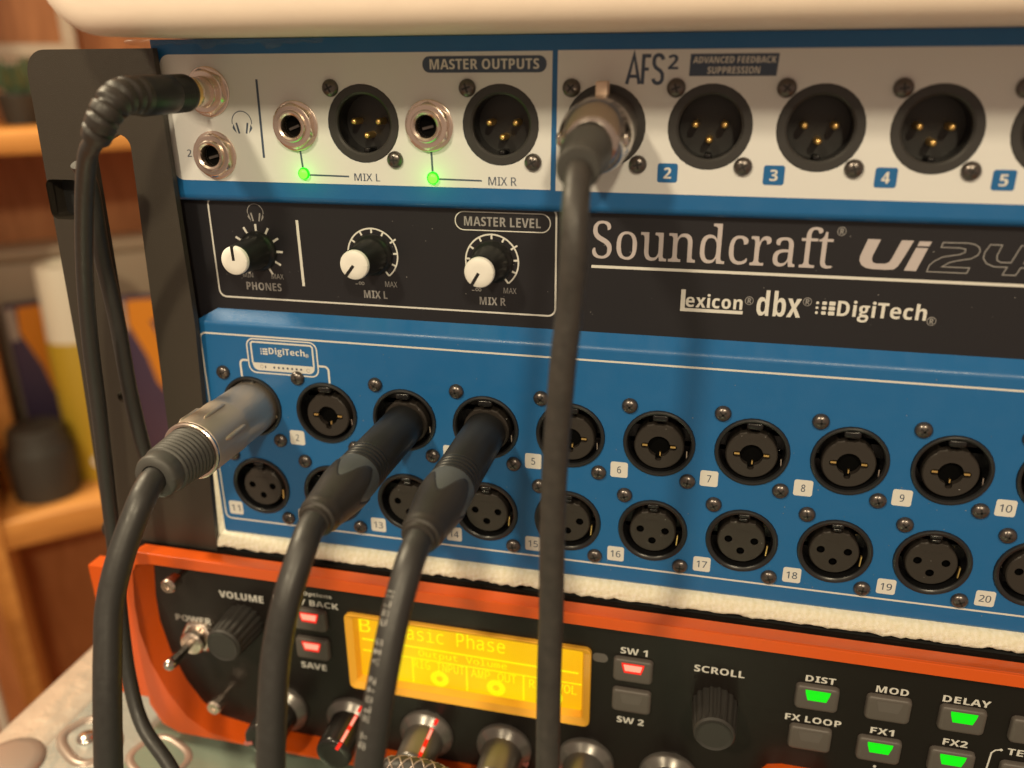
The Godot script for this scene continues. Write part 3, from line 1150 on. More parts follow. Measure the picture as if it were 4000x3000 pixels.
func build_processor() -> void:
	var pr := thing("guitar_processor", "orange framed rack processor with glowing amber display under the mixer", "guitar processor")
	var g := G.new()
	g.box(Vector3(160, -101, -131.0), Vector3(420, 82.5, 262))
	part("case", g, M.case_black, pr)
	# frame: outer and inner outline joined by walls
	var outer := PackedVector2Array([Vector2(360, -58.5), Vector2(-49.0, -58.5), Vector2(-52.5, -60.5), Vector2(-56.0, -74.0), Vector2(-56.3, -131.0), Vector2(-51.8, -140.0), Vector2(-45.0, -143.2), Vector2(360, -143.2)])
	var inner := PackedVector2Array([Vector2(360, -62.9), Vector2(-43.5, -62.9), Vector2(-46.5, -64.0), Vector2(-48.6, -67.5), Vector2(-50.6, -83.0), Vector2(-50.8, -95.0), Vector2(-48.4, -109.5), Vector2(-43.6, -122.6), Vector2(-37.3, -133.0), Vector2(-29.5, -138.3), Vector2(-17.4, -140.2), Vector2(176, -140.2), Vector2(178.6, -130.0), Vector2(181.0, -119.0), Vector2(183.5, -115.4), Vector2(188.0, -114.2), Vector2(199.0, -114.2), Vector2(203.0, -116.0), Vector2(206.0, -123.0), Vector2(209.0, -132.0), Vector2(213.0, -140.2), Vector2(360, -140.2)])
	g = G.new()
	g.flat()
	var ring := PackedVector2Array()
	ring.append_array(outer)
	var back := PackedVector2Array()
	for i in inner.size():
		var v := inner[i]
		if i >= 2 and i <= 10:
			v += Vector2(-3.6, 0.0).lerp(Vector2(-1.4, -2.2), clampf((i - 6) / 4.0, 0.0, 1.0))
		back.append(v)
	var front := back.duplicate()
	back.reverse()
	ring.append_array(back)
	g.cap(ring, 12.0)
	g.grp = 40
	# chamfered top edge and outer walls
	g.walls(outer, 6.0, 12.0)
	g.grp = 40
	for i in inner.size() - 1:
		var a := inner[i]
		var b := inner[i + 1]
		var c := front[i + 1]
		var d := front[i]
		g.q(Vector3(a.x, a.y, 4.0), Vector3(b.x, b.y, 4.0), Vector3(c.x, c.y, 12.0), Vector3(d.x, d.y, 12.0))
	part("frame", g, M.orange, pr)
	g = G.new()
	g.grp = 41
	var lip := [Vector2(-58.46, 11.2), Vector2(-58.4, 11.6), Vector2(-58.62, 11.95), Vector2(-59.0, 12.06)]
	for i in 3:
		var a: Vector2 = lip[i]
		var b: Vector2 = lip[i + 1]
		g.q(Vector3(-49, b.x, b.y), Vector3(350, b.x, b.y), Vector3(350, a.x, a.y), Vector3(-49, a.x, a.y))
	part("frame_edge", g, M.orange, pr)
	g = G.new()
	g.prism(PackedVector2Array([Vector2(-74.5, -131.5), Vector2(-54, -131.5), Vector2(-54, -70.5), Vector2(-75.5, -70.5)]), 1.0, 8.0)
	part("rack_ear", g, M.orange, pr)
	# front panel around the display opening
	var sx0 := 31.2
	var sx1 := 120.6
	var sy0 := -110.2
	var sy1 := -78.4
	g = G.new()
	g.flat()
	for r in [[-56.0, -143.0, sx0, -58.8], [sx1, -143.0, 350.0, -58.8], [sx0, sy1, sx1, -58.8], [sx0, -143.0, sx1, sy0]]:
		g.prism(PackedVector2Array([Vector2(r[0], r[1]), Vector2(r[2], r[1]), Vector2(r[2], r[3]), Vector2(r[0], r[3])]), 2.5, 4.0)
	part("front_panel", g, M.panel_black, pr)
	# display
	var dp := node("display", pr)
	g = G.new()
	var o1 := rr(29.9, -111.2, 121.7, -77.5, 2.2)
	var o2 := rr(30.2, -110.9, 121.4, -77.8, 2.0)
	var o3 := rr(32.6, -108.6, 119.0, -79.6, 1.2)
	var o4 := rr(33.4, -107.9, 118.2, -80.1, 0.8)
	for l in [[o1, 4.0, o1, 5.4, 300], [o1, 5.4, o2, 5.8, 301], [o2, 5.8, o3, 4.4, 302], [o3, 4.4, o4, 1.4, 303]]:
		g.grp = l[4]
		var a: PackedVector2Array = l[0]
		var b: PackedVector2Array = l[2]
		for j in a.size():
			var k := (j + 1) % a.size()
			g.q(Vector3(a[j].x, a[j].y, l[1]), Vector3(a[k].x, a[k].y, l[1]), Vector3(b[k].x, b[k].y, l[3]), Vector3(b[j].x, b[j].y, l[3]))
	part("display_bezel", g, M.amber, dp)
	g = G.new()
	g.prism(rr(33.0, -108.3, 118.6, -79.7, 0.8), 0.4, 1.4)
	part("display_screen", g, M.amber_lit, dp)
	var al := OmniLight3D.new()
	al.name = "display_light"
	dp.add_child(al)
	al.position = Vector3(75.8, -94, 14.0) * K
	al.light_color = Color(1.0, 0.68, 0.05)
	al.light_energy = 0.00002
	al.light_size = 0.006
	al.omni_range = 1.0
	al.omni_attenuation = 2.0
	al.shadow_enabled = true
	var tz := 1.42
	txt(dp, "B", mono, [33.9, -87.6, 38.2, -81.7], tz, M.amber_text, 0.0, "screen_text")
	txt(dp, "Basic Phase", mono, [48.6, -88.0, 90.0, -81.7], tz, M.amber_text, 0.0, "screen_text")
	txt(dp, "Output Volume", mono, [56.8, -95.6, 90.6, -91.9], tz, M.amber_text, 0.0, "screen_text")
	txt(dp, "RIG INPUT", mono, [54.8, -100.4, 74.4, -96.6], tz, M.amber_text, 0.0, "screen_text")
	txt(dp, "AMP OUT", mono, [76.9, -100.6, 94.2, -96.8], tz, M.amber_text, 0.0, "screen_text")
	txt(dp, "RIG VOL", mono, [98.9, -101.2, 116.3, -97.4], tz, M.amber_text, 0.0, "screen_text")
	g = G.new()
	g.stroke([Vector2(34.5, -90.9), Vector2(116.8, -91.6)], 0.8, tz)
	g.stroke([Vector2(34.5, -96.0), Vector2(118.0, -96.4)], 0.6, tz)
	for x in [54.2, 75.3, 96.8]:
		g.stroke([Vector2(x, -96.2), Vector2(x, -107.4)], 0.7, tz + 0.005)
	for x in [43.6, 64.6, 86.4, 107.6]:
		g.stroke(arc(x, -103.9, 2.4, 0, 355, 30), 2.4, tz + 0.01, true)
	part("screen_lines", g, M.amber_text, dp)
	g = G.new()
	g.prism(rr(121.9, -83.0, 127.3, -79.4, 1.7), 3.6, 4.15)
	part("sensor_window", g, M.lens_off, pr)

	# lettering
	for tt in [["VOLUME", -22.0, -79.4, -3.4, -76.4], ["POWER", -43.2, -93.4, -27.6, -90.6], ["User Options", 5.6, -73.5, 25.0, -71.3], ["EDIT / BACK", 1.2, -77.4, 27.3, -74.9], ["SAVE", 9.4, -106.6, 20.0, -103.9], ["SCROLL", 156.4, -80.9, 172.8, -78.2], ["DIST", 191.9, -78.2, 201.2, -75.8], ["FX LOOP", 187.2, -94.9, 204.9, -92.4], ["MOD", 213.5, -78.4, 223.2, -75.9], ["FX1", 214.0, -95.1, 221.2, -92.6], ["DELAY", 233.2, -78.3, 247.0, -75.8], ["FX2", 235.9, -95.1, 243.2, -92.6], ["TEMPO", 254.7, -95.1, 270.0, -92.6], ["SW 1", 131.5, -78.0, 140.7, -75.4], ["SW 2", 131.3, -107.8, 140.8, -105.2]]:
		txt(pr, tt[0], bold, [tt[1], tt[2], tt[3], tt[4]], 4.02, M.print_white)
	line(pr, [Vector2(252.9, -93.7), Vector2(251.3, -94.2), Vector2(250.4, -95.4), Vector2(250.1, -102), Vector2(250.1, -128)], 0.5, 4.05, M.print_white)
	line(pr, arc(252.9, -93.7, 0.25, 0, 340, 12), 0.5, 4.06, M.print_white, true)
	line(pr, arc(217.3, -108.7, 0.25, 0, 340, 12), 0.5, 4.05, M.print_white, true)

	# buttons
	for b in [[15.8, -82.6, M.red_lit], [15.6, -95.8, M.red_lit], [136.1, -83.6, M.red_lit], [136.1, -96.6, M.lens_off], [196.0, -83.4, M.green_lit], [195.7, -100.3, M.lens_off], [217.8, -83.5, M.lens_off], [217.3, -100.5, M.green_lit], [239.6, -83.4, M.green_lit], [239.2, -100.6, M.green_lit], [260.2, -84.0, M.lens_off], [260.2, -101.8, M.red_lit]]:
		push_button(pr, Vector2(b[0], b[1]), b[2])
	# ribbed knobs
	ribbed_knob(pr, Vector2(-12.8, -89.2), 7.9, 6.9, 15.5)
	ribbed_knob(pr, Vector2(164.2, -93.6), 7.6, 6.7, 14.5)
	# parameter knobs with pointer
	var kx := [-0.5, 29.0, 59.5, 90.0, 120.6, 150.6, 181.0]
	for i in 6:
		var kn := node("parameter_knob", pr, Vector3(kx[i], -128.2, 4.0))
		g = G.new()
		g.lathe([Vector2(10.6, 0), Vector2(10.6, 1.2), Vector2(10.1, 2.0), Vector2(8.4, 3.4), Vector2(7.6, 4.2)], 44, Transform3D.IDENTITY, 60)
		part("knob_skirt", g, M.knob_skirt, kn)
		g = G.new()
		g.lathe([Vector2(7.8, 3.8), Vector2(7.4, 5.0), Vector2(7.0, 17.0), Vector2(6.7, 18.2), Vector2(5.9, 18.8), Vector2(3.0, 18.5), Vector2(0, 18.3)], 44, Transform3D.IDENTITY, 50)
		part("knob_body", g, M.knob_dark if i < 2 else M.knob_skirt, kn)
		var ang: float = [200.0, 60.0, 61.0, -25.0, 200.0, 200.0][i]
		var x := Transform3D(Basis(Vector3.BACK, deg_to_rad(ang)))
		g = G.new()
		g.box(Vector3(9.3, 0, 2.6), Vector3(2.4, 1.3, 1.4), x)
		g.box(Vector3(7.35, 0, 10.5), Vector3(0.7, 1.3, 14.0), x)
		g.box(Vector3(5.6, 0, 18.75), Vector3(3.6, 1.3, 0.6), x)
		var pt := part("pointer_light" if i in [1, 2] else "pointer", g, M.red_lit if i in [1, 2] else M.pointer_dim, kn)
		if i in [1, 2]:
			g = G.new()
			g.box(Vector3(7.55, 0, 7.5), Vector3(0.7, 1.05, 4.8), x)
			g.box(Vector3(7.45, 0, 15.0), Vector3(0.7, 1.05, 5.4 if i == 1 else 2.4), x)
			part("lamp_core", g, M.red_core, pt)
	# toggle switch
	var tg := node("toggle_switch", pr, Vector3(-33.6, -99.0, 4.0))
	g = G.new()
	g.lathe([Vector2(7.2, 0), Vector2(7.2, 1.6), Vector2(6.4, 2.2), Vector2(5.4, 2.2)], 6)
	part("nut", g, M.nickel, tg)
	g = G.new()
	g.lathe([Vector2(4.9, 1.5), Vector2(4.9, 5.6), Vector2(4.3, 6.4), Vector2(2.8, 6.8), Vector2(0, 7.0)], 28)
	part("bushing", g, M.nickel, tg)
	g = G.new()
	g.tube([Vector3(0, 0.5, 6), Vector3(0, 0.6, 12), Vector3(-0.1, 0.8, 18), Vector3(-0.1, 0.9, 20.4), Vector3(-0.1, 0.9, 21.2)], [1.5, 1.8, 2.3, 2.1, 1.1], 18)
	part("lever", g, M.chrome, tg)
	# standoff posts
	for p in [Vector3(-35.4, -69.6, 4), Vector3(-24.6, -124.2, 4)]:
		var sn := node("standoff_post", pr, p)
		g = G.new()
		g.lathe([Vector2(1.1, 0), Vector2(1.1, 5.0)], 14)
		part("stem", g, M.nickel, sn)
		g = G.new()
		g.lathe([Vector2(1.1, 4.6), Vector2(2.9, 6.0), Vector2(3.0, 10.6), Vector2(2.5, 11.4), Vector2(1.2, 11.4), Vector2(1.1, 10.8), Vector2(0, 10.8)], 20)
		part("post_head", g, M.nickel, sn)


# ---------------------------------------------------------------- what stands above and below
func build_stand() -> void:
	# ragged foam sheet squeezed under the mixer
	var rng := RandomNumberGenerator.new()
	rng.seed = 11
	var nz := FastNoiseLite.new()
	nz.seed = 4
	nz.frequency = 0.06
	var g := G.new()
	g.grp = 9
	var rows := []
	var nx := 260
	for j in 9:
		var row := []
		for i in nx + 1:
			var x := -54.0 + 354.0 * i / nx
			var f := float(j) / 8
			var ytop := -51.9
			var ybot := -57.9 + 0.9 * nz.get_noise_2d(x * 1.6, 5.0) + 0.5 * nz.get_noise_2d(x * 6.0, 40.0) + 0.25 * rng.randf_range(-1, 1)
			var y := lerpf(ybot, ytop, f)
			var z := 0.6 + 2.4 * (1.0 - f) + 0.8 * sin(PI * f) + 0.35 * nz.get_noise_2d(x * 9.0, y * 9.0) + 0.12 * rng.randf_range(-1, 1)
			if j == 0:
				z -= 1.2
			if j == 8:
				z = -2.0
				y = -51.8
			if i < 5:
				y = lerpf(y, -55.5, (5 - i) / 14.0)
			row.append(Vector3(x - (1.5 if j < 3 else 0.0), y, z))
		rows.append(row)
	for j in 8:
		for i in nx:
			g.q(rows[j][i], rows[j][i + 1], rows[j + 1][i + 1], rows[j + 1][i])
	for i in nx:
		var a: Vector3 = rows[0][i]
		var b: Vector3 = rows[0][i + 1]
		g.q(a, Vector3(a.x, a.y, -240), Vector3(b.x, b.y, -240), b)
		var c: Vector3 = rows[8][i]
		var d: Vector3 = rows[8][i + 1]
		g.q(c, d, Vector3(d.x, d.y, -240), Vector3(c.x, c.y, -240))
	var p0: Vector3 = rows[0][0]
	var p1: Vector3 = rows[8][0]
	g.flat()
	g.q(Vector3(p0.x, p0.y, -240), p0, p1, Vector3(p1.x, p1.y, -240))
	var fo := part("foam_sheet", g, M.foam, self)
	tag(fo, "cream foam sheet with a ragged edge squeezed between mixer and orange processor", "foam sheet")

	# beige box on top
	var bx := thing("storage_box", "beige rounded plastic box lying on top of the mixer", "box")
	g = G.new()
	g.grp = 12
	# a rounded box: cross-section in x/y rounded, front edge rounded in z
	var layers := []
	var x0 := -26.0
	var x1 := 330.0
	var y0 := 118.6
	var y1 := 185.0
	layers.append([rr(x0, y0, x1, y1, 16.0, 8), -210.0])
	layers.append([rr(x0, y0, x1, y1, 16.0, 8), 31.0])
	for k in 7:
		var a := PI / 2 * (k + 1) / 7
		var ins := 7.0 * (1.0 - cos(a))
		layers.append([rr(x0 + ins, y0 + ins, x1 - ins, y1 - ins, 16.0 - ins * 0.8, 8), 31.0 + 8.0 * sin(a)])
	g.loft(layers)
	part("shell", g, M.beige, bx)
	for cxy in [[-15.5, 0.0], [48.0, 0.0]]:
		var gg := G.new()
		var pts := []
		for p in arc(cxy[0] + 2.0, 136.5, 8.0, 190, 345, 16):
			pts.append(Vector3(p.x, p.y, 38.9 - maxf(0.0, 131.0 - p.y) * 0.25 - maxf(0.0, -13.0 - p.x) * 1.2))
		gg.tube(pts, [0.35], 8)
		part("mold_line", gg, M.groove, bx)
	# crumpled clear film hanging out below the box
	g = G.new()
	g.grp = 14
	var fr := []
	for i in 41:
		var x := -24.0 + 1.6 * i
		var d := 0.9 + 0.6 * absf(sin(i * 0.7)) + (1.3 if i % 13 in [3, 4, 5] else 0.0)
		fr.append([Vector3(x, 118.5, 4.0 + 0.8 * sin(i * 1.3)), Vector3(x + 0.3, 118.4 - d * 0.5, 6.0 + 1.0 * sin(i * 0.9)), Vector3(x, 118.2 - d, 4.2 + 0.9 * cos(i * 1.1))])
	for i in 40:
		for k in 2:
			g.q(fr[i][k + 1], fr[i + 1][k + 1], fr[i + 1][k], fr[i][k])
	var fl := part("plastic_film", g, M.film, self)
	tag(fl, "crumpled clear plastic film sticking out beneath the beige box", "plastic film")

	# metal flight case that the processor stands on
	var fc := thing("flight_case", "silver metal flight case with riveted top under the processor", "flight case")
	g = G.new()
	g.box(Vector3(110, -230, -60), Vector3(440, 158, 420))
	part("body", g, M.case_black, fc)
	g = G.new()
	g.loft([[rr(-108, -270, 330, 150, 3), 0.0], [rr(-108, -270, 330, 150, 3), 2.6], [rr(-107.4, -269.4, 329.4, 149.4, 2.6), 3.0]])
	var top := part("top_plate", g, M.alu, fc, Vector3(0, -151.0, 0))
	top.rotation.x = -PI / 2
	g = G.new()
	g.grp = 3
	var pf := [Vector2(-122.0, -200.0), Vector2(-122.0, -149.4), Vector2(-121.4, -147.9), Vector2(-119.8, -147.2), Vector2(-99.0, -147.2), Vector2(-97.2, -147.6), Vector2(-96.5, -148.2)]
	for i in pf.size() - 1:
		var a: Vector2 = pf[i]
		var b: Vector2 = pf[i + 1]
		g.q(Vector3(a.x, a.y, -270), Vector3(a.x, a.y, 150), Vector3(b.x, b.y, 150), Vector3(b.x, b.y, -270))
	part("edge_trim", g, M.alu_trim, fc)
	g = G.new()
	g.loft([[rr(-60, -270, 330, 150, 3), 0.0], [rr(-60, -270, 330, 150, 3), 0.5]])
	var pn := part("green_panel", g, M.case_panel, fc, Vector3(0, -147.9, 0))
	pn.rotation.x = -PI / 2
	# raised oval rims and rivets on the corner piece
	for rim in [[Vector2(-82, 20), 13.0, 9.0, 0.5], [Vector2(-48, 22), 12.0, 9.0, 0.4]]:
		var pts := []
		for j in 33:
			var a := TAU * j / 32
			var c := Vector2(rim[1] * signf(cos(a)) * pow(absf(cos(a)), 0.7), rim[2] * signf(sin(a)) * pow(absf(sin(a)), 0.7)).rotated(rim[3])
			pts.append(Vector3(rim[0].x + c.x, -149.4, rim[0].y + c.y))
		var rg := G.new()
		rg.tube(pts, [2.7], 10)
		part("embossed_rim", rg, M.rim, fc)
	g = G.new()
	g.lathe([Vector2(13.5, 0), Vector2(13.2, 0.9), Vector2(11.5, 1.9), Vector2(9.0, 2.3), Vector2(0, 1.6)], 36, Transform3D(Basis(Vector3.RIGHT, -PI / 2), Vector3(-105, -148.0, 38)), 60)
	part("corner_disc", g, M.rim, fc)
	for rv in [Vector2(-84, 19)]:
		var rg := G.new()
		rg.lathe([Vector2(4.2, 0), Vector2(4.0, 0.8), Vector2(2.8, 1.7), Vector2(0, 2.2)], 24, Transform3D(Basis(Vector3.RIGHT, -PI / 2), Vector3(rv.x, -148.0, rv.y)), 60)
		part("rivet", rg, M.chrome, fc)


# ---------------------------------------------------------------- the bookcase behind, out of focus
func build_bookcase() -> void:
	var o := Vector3(-458.7, -309.7, -378.5)
	var basis := Basis(Vector3(0.74, 0, -0.673), Vector3.UP, Vector3(0.673, 0, 0.74))
	var bc := thing("bookcase", "warm brown wooden bookcase standing behind on the left", "bookcase", o)
	bc.basis = basis
	var g := G.new()
	g.box(Vector3(300, 100, -178), Vector3(1300, 1300, 14))
	part("back_panel", g, M.wood_dark, bc)
	for v in [[3.0, 30.0], [367.0, 20.0]]:
		g = G.new()
		var t: float = v[1]
		g.loft([[rr(-60, v[0] - t, 900, v[0], 1.5, 3), -171.0], [rr(-60, v[0] - t, 900, v[0], 1.5, 3), -1.2], [rr(-59, v[0] - t + 1.2, 899, v[0] - 1.2, 1.0, 3), 0.0]])
		part("shelf_board", g, M.wood, bc)
	g = G.new()
	g.loft([[rr(-78, -520, -60.5, 740, 1.5, 3), -171.0], [rr(-78, -520, -60.5, 740, 1.5, 3), 2.0], [rr(-77, -519, -61.5, 739, 1.0, 3), 3.2]])
	part("side_board", g, M.wood, bc)
	g = G.new()
	g.loft([[rr(-60, -520, 900, -32, 1, 3), -120.0], [rr(-60, -520, 900, -32, 1, 3), -100.0]])
	part("drawer_front", g, M.wood_dark, bc)

	# spray can
	var can := thing("spray_can", "yellow spray can with a tall white cap on the wooden shelf", "spray can", o + basis * Vector3(38, 3, -78))
	can.basis = basis
	var up := Transform3D(Basis(Vector3.RIGHT, -PI / 2), Vector3.ZERO)
	g = G.new()
	g.lathe([Vector2(28, 0), Vector2(29, 2), Vector2(29, 148), Vector2(27.5, 154), Vector2(27, 156)], 40, up)
	part("can_body", g, M.can_yellow, can)
	g = G.new()
	g.lathe([Vector2(27.6, 154), Vector2(27.2, 170), Vector2(25.8, 226), Vector2(24.5, 231), Vector2(21, 231.5), Vector2(20, 226), Vector2(0, 224)], 40, up)
	part("cap", g, M.cap_white, can)
	g = G.new()
	g.lathe([Vector2(7.5, 0), Vector2(7.5, 0.6), Vector2(0, 0.8)], 20, Transform3D(Basis(), Vector3(-2, 24, 28.8)))
	part("round_sticker", g, M.print_white, can)
	# dark cup
	var cup := thing("black_cup", "squat black round cup on the wooden shelf, left of the spray can", "cup", o + basis * Vector3(-16, 3, -50))
	cup.basis = basis
	g = G.new()
	g.lathe([Vector2(29, 0), Vector2(31, 2), Vector2(32.5, 50), Vector2(31.5, 54)], 36, up)
	part("cup_body", g, M.cup_black, cup)
	g = G.new()
	g.lathe([Vector2(31, 53), Vector2(29, 58), Vector2(26, 74), Vector2(24, 76), Vector2(0, 76)], 36, up)
	part("lid", g, M.cup_black, cup)
	# product packs
	var at := [[Vector3(8, 3, -118), "blister_pack", "orange and dark blue pack leaning behind the spray can", 0.1], [Vector3(112, 3, -86), "blister_pack", "orange and dark blue pack seen through the mixer's side cutout", -0.25]]
	for a in at:
		var pk := thing(a[1], a[2], "package", o + basis * (a[0] as Vector3))
		pk.basis = basis * Basis(Vector3.UP, a[3])
		g = G.new()
		g.loft([[rr(-32, 0, 30, 186, 3, 3), -8.0], [rr(-32, 0, 30, 186, 3, 3), 6.0], [rr(-30, 2, 28, 184, 2, 3), 8.0]])
		var bd := part("pack_body", g, M.pack_blue, pk)
		g = G.new()
		g.prism(PackedVector2Array([Vector2(-20, 184), Vector2(-22, 158), Vector2(-8, 120), Vector2(-2, 90), Vector2(12, 66), Vector2(28, 58), Vector2(28, 96), Vector2(12, 112), Vector2(6, 142), Vector2(0, 160), Vector2(24, 168), Vector2(24, 184)]), 8.0, 8.6)
		part("orange_print", g, M.pack_orange, bd)
		g = G.new()
		g.prism(PackedVector2Array([Vector2(10, 110), Vector2(22, 104), Vector2(18, 150), Vector2(6, 156)]), 8.0, 8.8)
		part("grey_print", g, M.pack_grey, bd)
		g = G.new()
		g.prism(rr(-31, 150, -23, 184, 1, 2), 8.0, 8.7)
		part("grey_print", g, M.pack_grey, bd)
	# grey clear box in the cutout
	var cb := thing("plastic_box", "wide grey clear plastic box behind the spray can", "plastic box", o + basis * Vector3(112, 3, -149))
	cb.basis = basis
	g = G.new()
	g.loft([[rr(-168, 0, 60, 226, 6, 4), -20.0], [rr(-168, 0, 60, 226, 6, 4), 15.0], [rr(-165, 3, 57, 223, 4, 4), 18.0]])
	part("box_body", g, M.clear_grey, cb)
	g = G.new()
	g.loft([[rr(-170, 226.5, 63, 240, 3, 4), -21.0], [rr(-170, 226.5, 63, 240, 3, 4), 18.0], [rr(-168, 228, 61, 238, 2, 4), 21.0]])
	part("lid", g, M.clear_grey, cb)
	# wooden block at far left
	var wb := thing("wooden_block", "upright reddish wooden block at the left end of the shelf", "wooden block", o + basis * Vector3(-50, 3, -95))
	wb.basis = basis
	g = G.new()
	g.loft([[rr(-8, 0, 15, 210, 2, 3), -18.0], [rr(-8, 0, 15, 210, 2, 3), 17.0], [rr(-7, 1, 14, 209, 2, 3), 19.0]])
	part("block", g, M.wood, wb)
	# things on the upper shelf
	var lf := thing("potted_plant", "small green plant on the upper shelf at the left edge", "plant", o + basis * Vector3(30, 367, -90))
	lf.basis = basis
	g = G.new()
	g.lathe([Vector2(15, 0), Vector2(19, 26), Vector2(18, 28), Vector2(0, 27)], 24, up)
	part("pot", g, M.cup_black, lf)
	var rng := RandomNumberGenerator.new()
	rng.seed = 8
	g = G.new()
	g.flat()
	for i in 60:
		var a := rng.randf() * TAU
		var d := Vector3(cos(a) * rng.randf_range(0.2, 0.8), 1.0, sin(a) * rng.randf_range(0.2, 0.8)).normalized()
		var b := Vector3(rng.randf_range(-8, 8), 26, rng.randf_range(-8, 8))
		var s := d.cross(Vector3(0.3, 0.2, 1)).normalized() * 4.0
		var l := rng.randf_range(16, 40)
		g.q(b, b + d * l * 0.5 + s, b + d * l, b + d * l * 0.5 - s)
	part("leaves", g, M.leaf, lf)
	var bk := thing("picture_frame", "pale framed picture leaning on the upper shelf in the corner", "picture frame", o + basis * Vector3(30, 367, -140))
	bk.basis = basis
	g = G.new()
	for b in [[rr(-60, 60, 60, 72, 1, 2)], [rr(-60, 140, 60, 152, 1, 2)], [rr(-60, 72.5, -48, 139.5, 1, 2)], [rr(48, 72.5, 60, 139.5, 1, 2)]]:
		g.prism(b[0], -4, 4)
	part("frame", g, M.painted, bk)
	g = G.new()
	g.prism(rr(-48, 72, 48, 140, 1, 2), -4, -1)
	part("picture", g, M.wood_dark, bk)
	g = G.new()
	g.box(Vector3(0, 30, -2), Vector3(30, 60, 4))
	part("foot", g, M.painted, bk)
	# white slatted frame at the lower left
	var ws := thing("white_rack", "white slatted metal rack at the lower left edge", "rack", o + basis * Vector3(-96, -60, 60))
	ws.basis = basis
	for i in 5:
		g = G.new()
		g.loft([[rr(-60 + i * 15, -320, -52 + i * 15, 0, 2, 3), -6.0], [rr(-60 + i * 15, -320, -52 + i * 15, 0, 2, 3), 4.0], [rr(-59 + i * 15, -319, -53 + i * 15, -1, 1.5, 3), 5.5]])
		part("slat", g, M.painted, ws)
	g = G.new()
	g.loft([[rr(-64, 0.5, 14, 14, 3, 3), -8.0], [rr(-64, 0.5, 14, 14, 3, 3), 6.0], [rr(-62, 2, 12, 12, 2, 3), 8.0]])
	part("rail", g, M.painted, ws)
	var cl := thing("purple_cloth", "dark purple cloth lying at the lower left corner", "cloth", o + basis * Vector3(-120, -260, 110))
	cl.basis = basis
	g = G.new()
	g.grp = 3
	var nz := FastNoiseLite.new()
	nz.frequency = 0.03
	for i in 10:
		for j in 10:
			var f := func(a: int, b: int) -> Vector3: return Vector3(-50 + a * 10, 40 + 20 * nz.get_noise_2d(a * 14.0, b * 14.0), -50 + b * 10)
			g.q(f.call(i, j + 1), f.call(i + 1, j + 1), f.call(i + 1, j), f.call(i, j))
	part("cloth", g, M.purple, cl)
	var fl := MeshInstance3D.new()
	g = G.new()
	g.box(Vector3(0, -900, -200), Vector3(4000, 20, 3000))
	fl.mesh = g.mesh()
	fl.name = "floor"
	fl.material_override = M.wood_dark
	fl.set_meta("kind", "structure")
	add_child(fl)


# ---------------------------------------------------------------- plugs and cables
func xlr_plug(parent: Node, c: Vector2) -> void:
	var n := node("shell", parent, Vector3(c.x, c.y, 0))
	var g := G.new()
	g.lathe([Vector2(8.0, -6.0), Vector2(9.2, -5.8), Vector2(9.3, 17.0), Vector2(9.55, 17.8), Vector2(9.55, 19.5), Vector2(9.4, 20.5), Vector2(9.4, 33.0), Vector2(9.2, 35.5), Vector2(8.6, 36.2)], 48)
	part("barrel", g, M.satin, n)
	for k in 5:
		var a := TAU * (k + 0.25) / 6
		var f := G.new()
		var x := Transform3D(Basis(Vector3.BACK, a), Vector3.ZERO)
		f.tube([x * Vector3(9.25, 0, 20.0), x * Vector3(9.5, 0, 21.5), x * Vector3(9.5, 0, 30), x * Vector3(9.2, 0, 31.5)], [0.35, 0.75, 0.75, 0.35], 10)
		part("rib", f, M.satin, n)
	g = G.new()
	g.lathe([Vector2(9.1, 35.8), Vector2(9.45, 36.2), Vector2(9.45, 37.0), Vector2(9.0, 37.4), Vector2(8.3, 37.4)], 48)
	part("collar", g, M.nickel, n)
	g = G.new()
	var p := [Vector2(8.4, 36.8)]
	p.append_array(plug_ridges(8.3, 7.4, 37.4, 50.5, 8, 0.75))
	p.append_array([Vector2(6.9, 51.0), Vector2(6.8, 54.2), Vector2(6.2, 55.4), Vector2(4.0, 55.6)])
	g.lathe(p, 40, Transform3D.IDENTITY, 70)
	part("boot", g, M.rubber_grey, n)


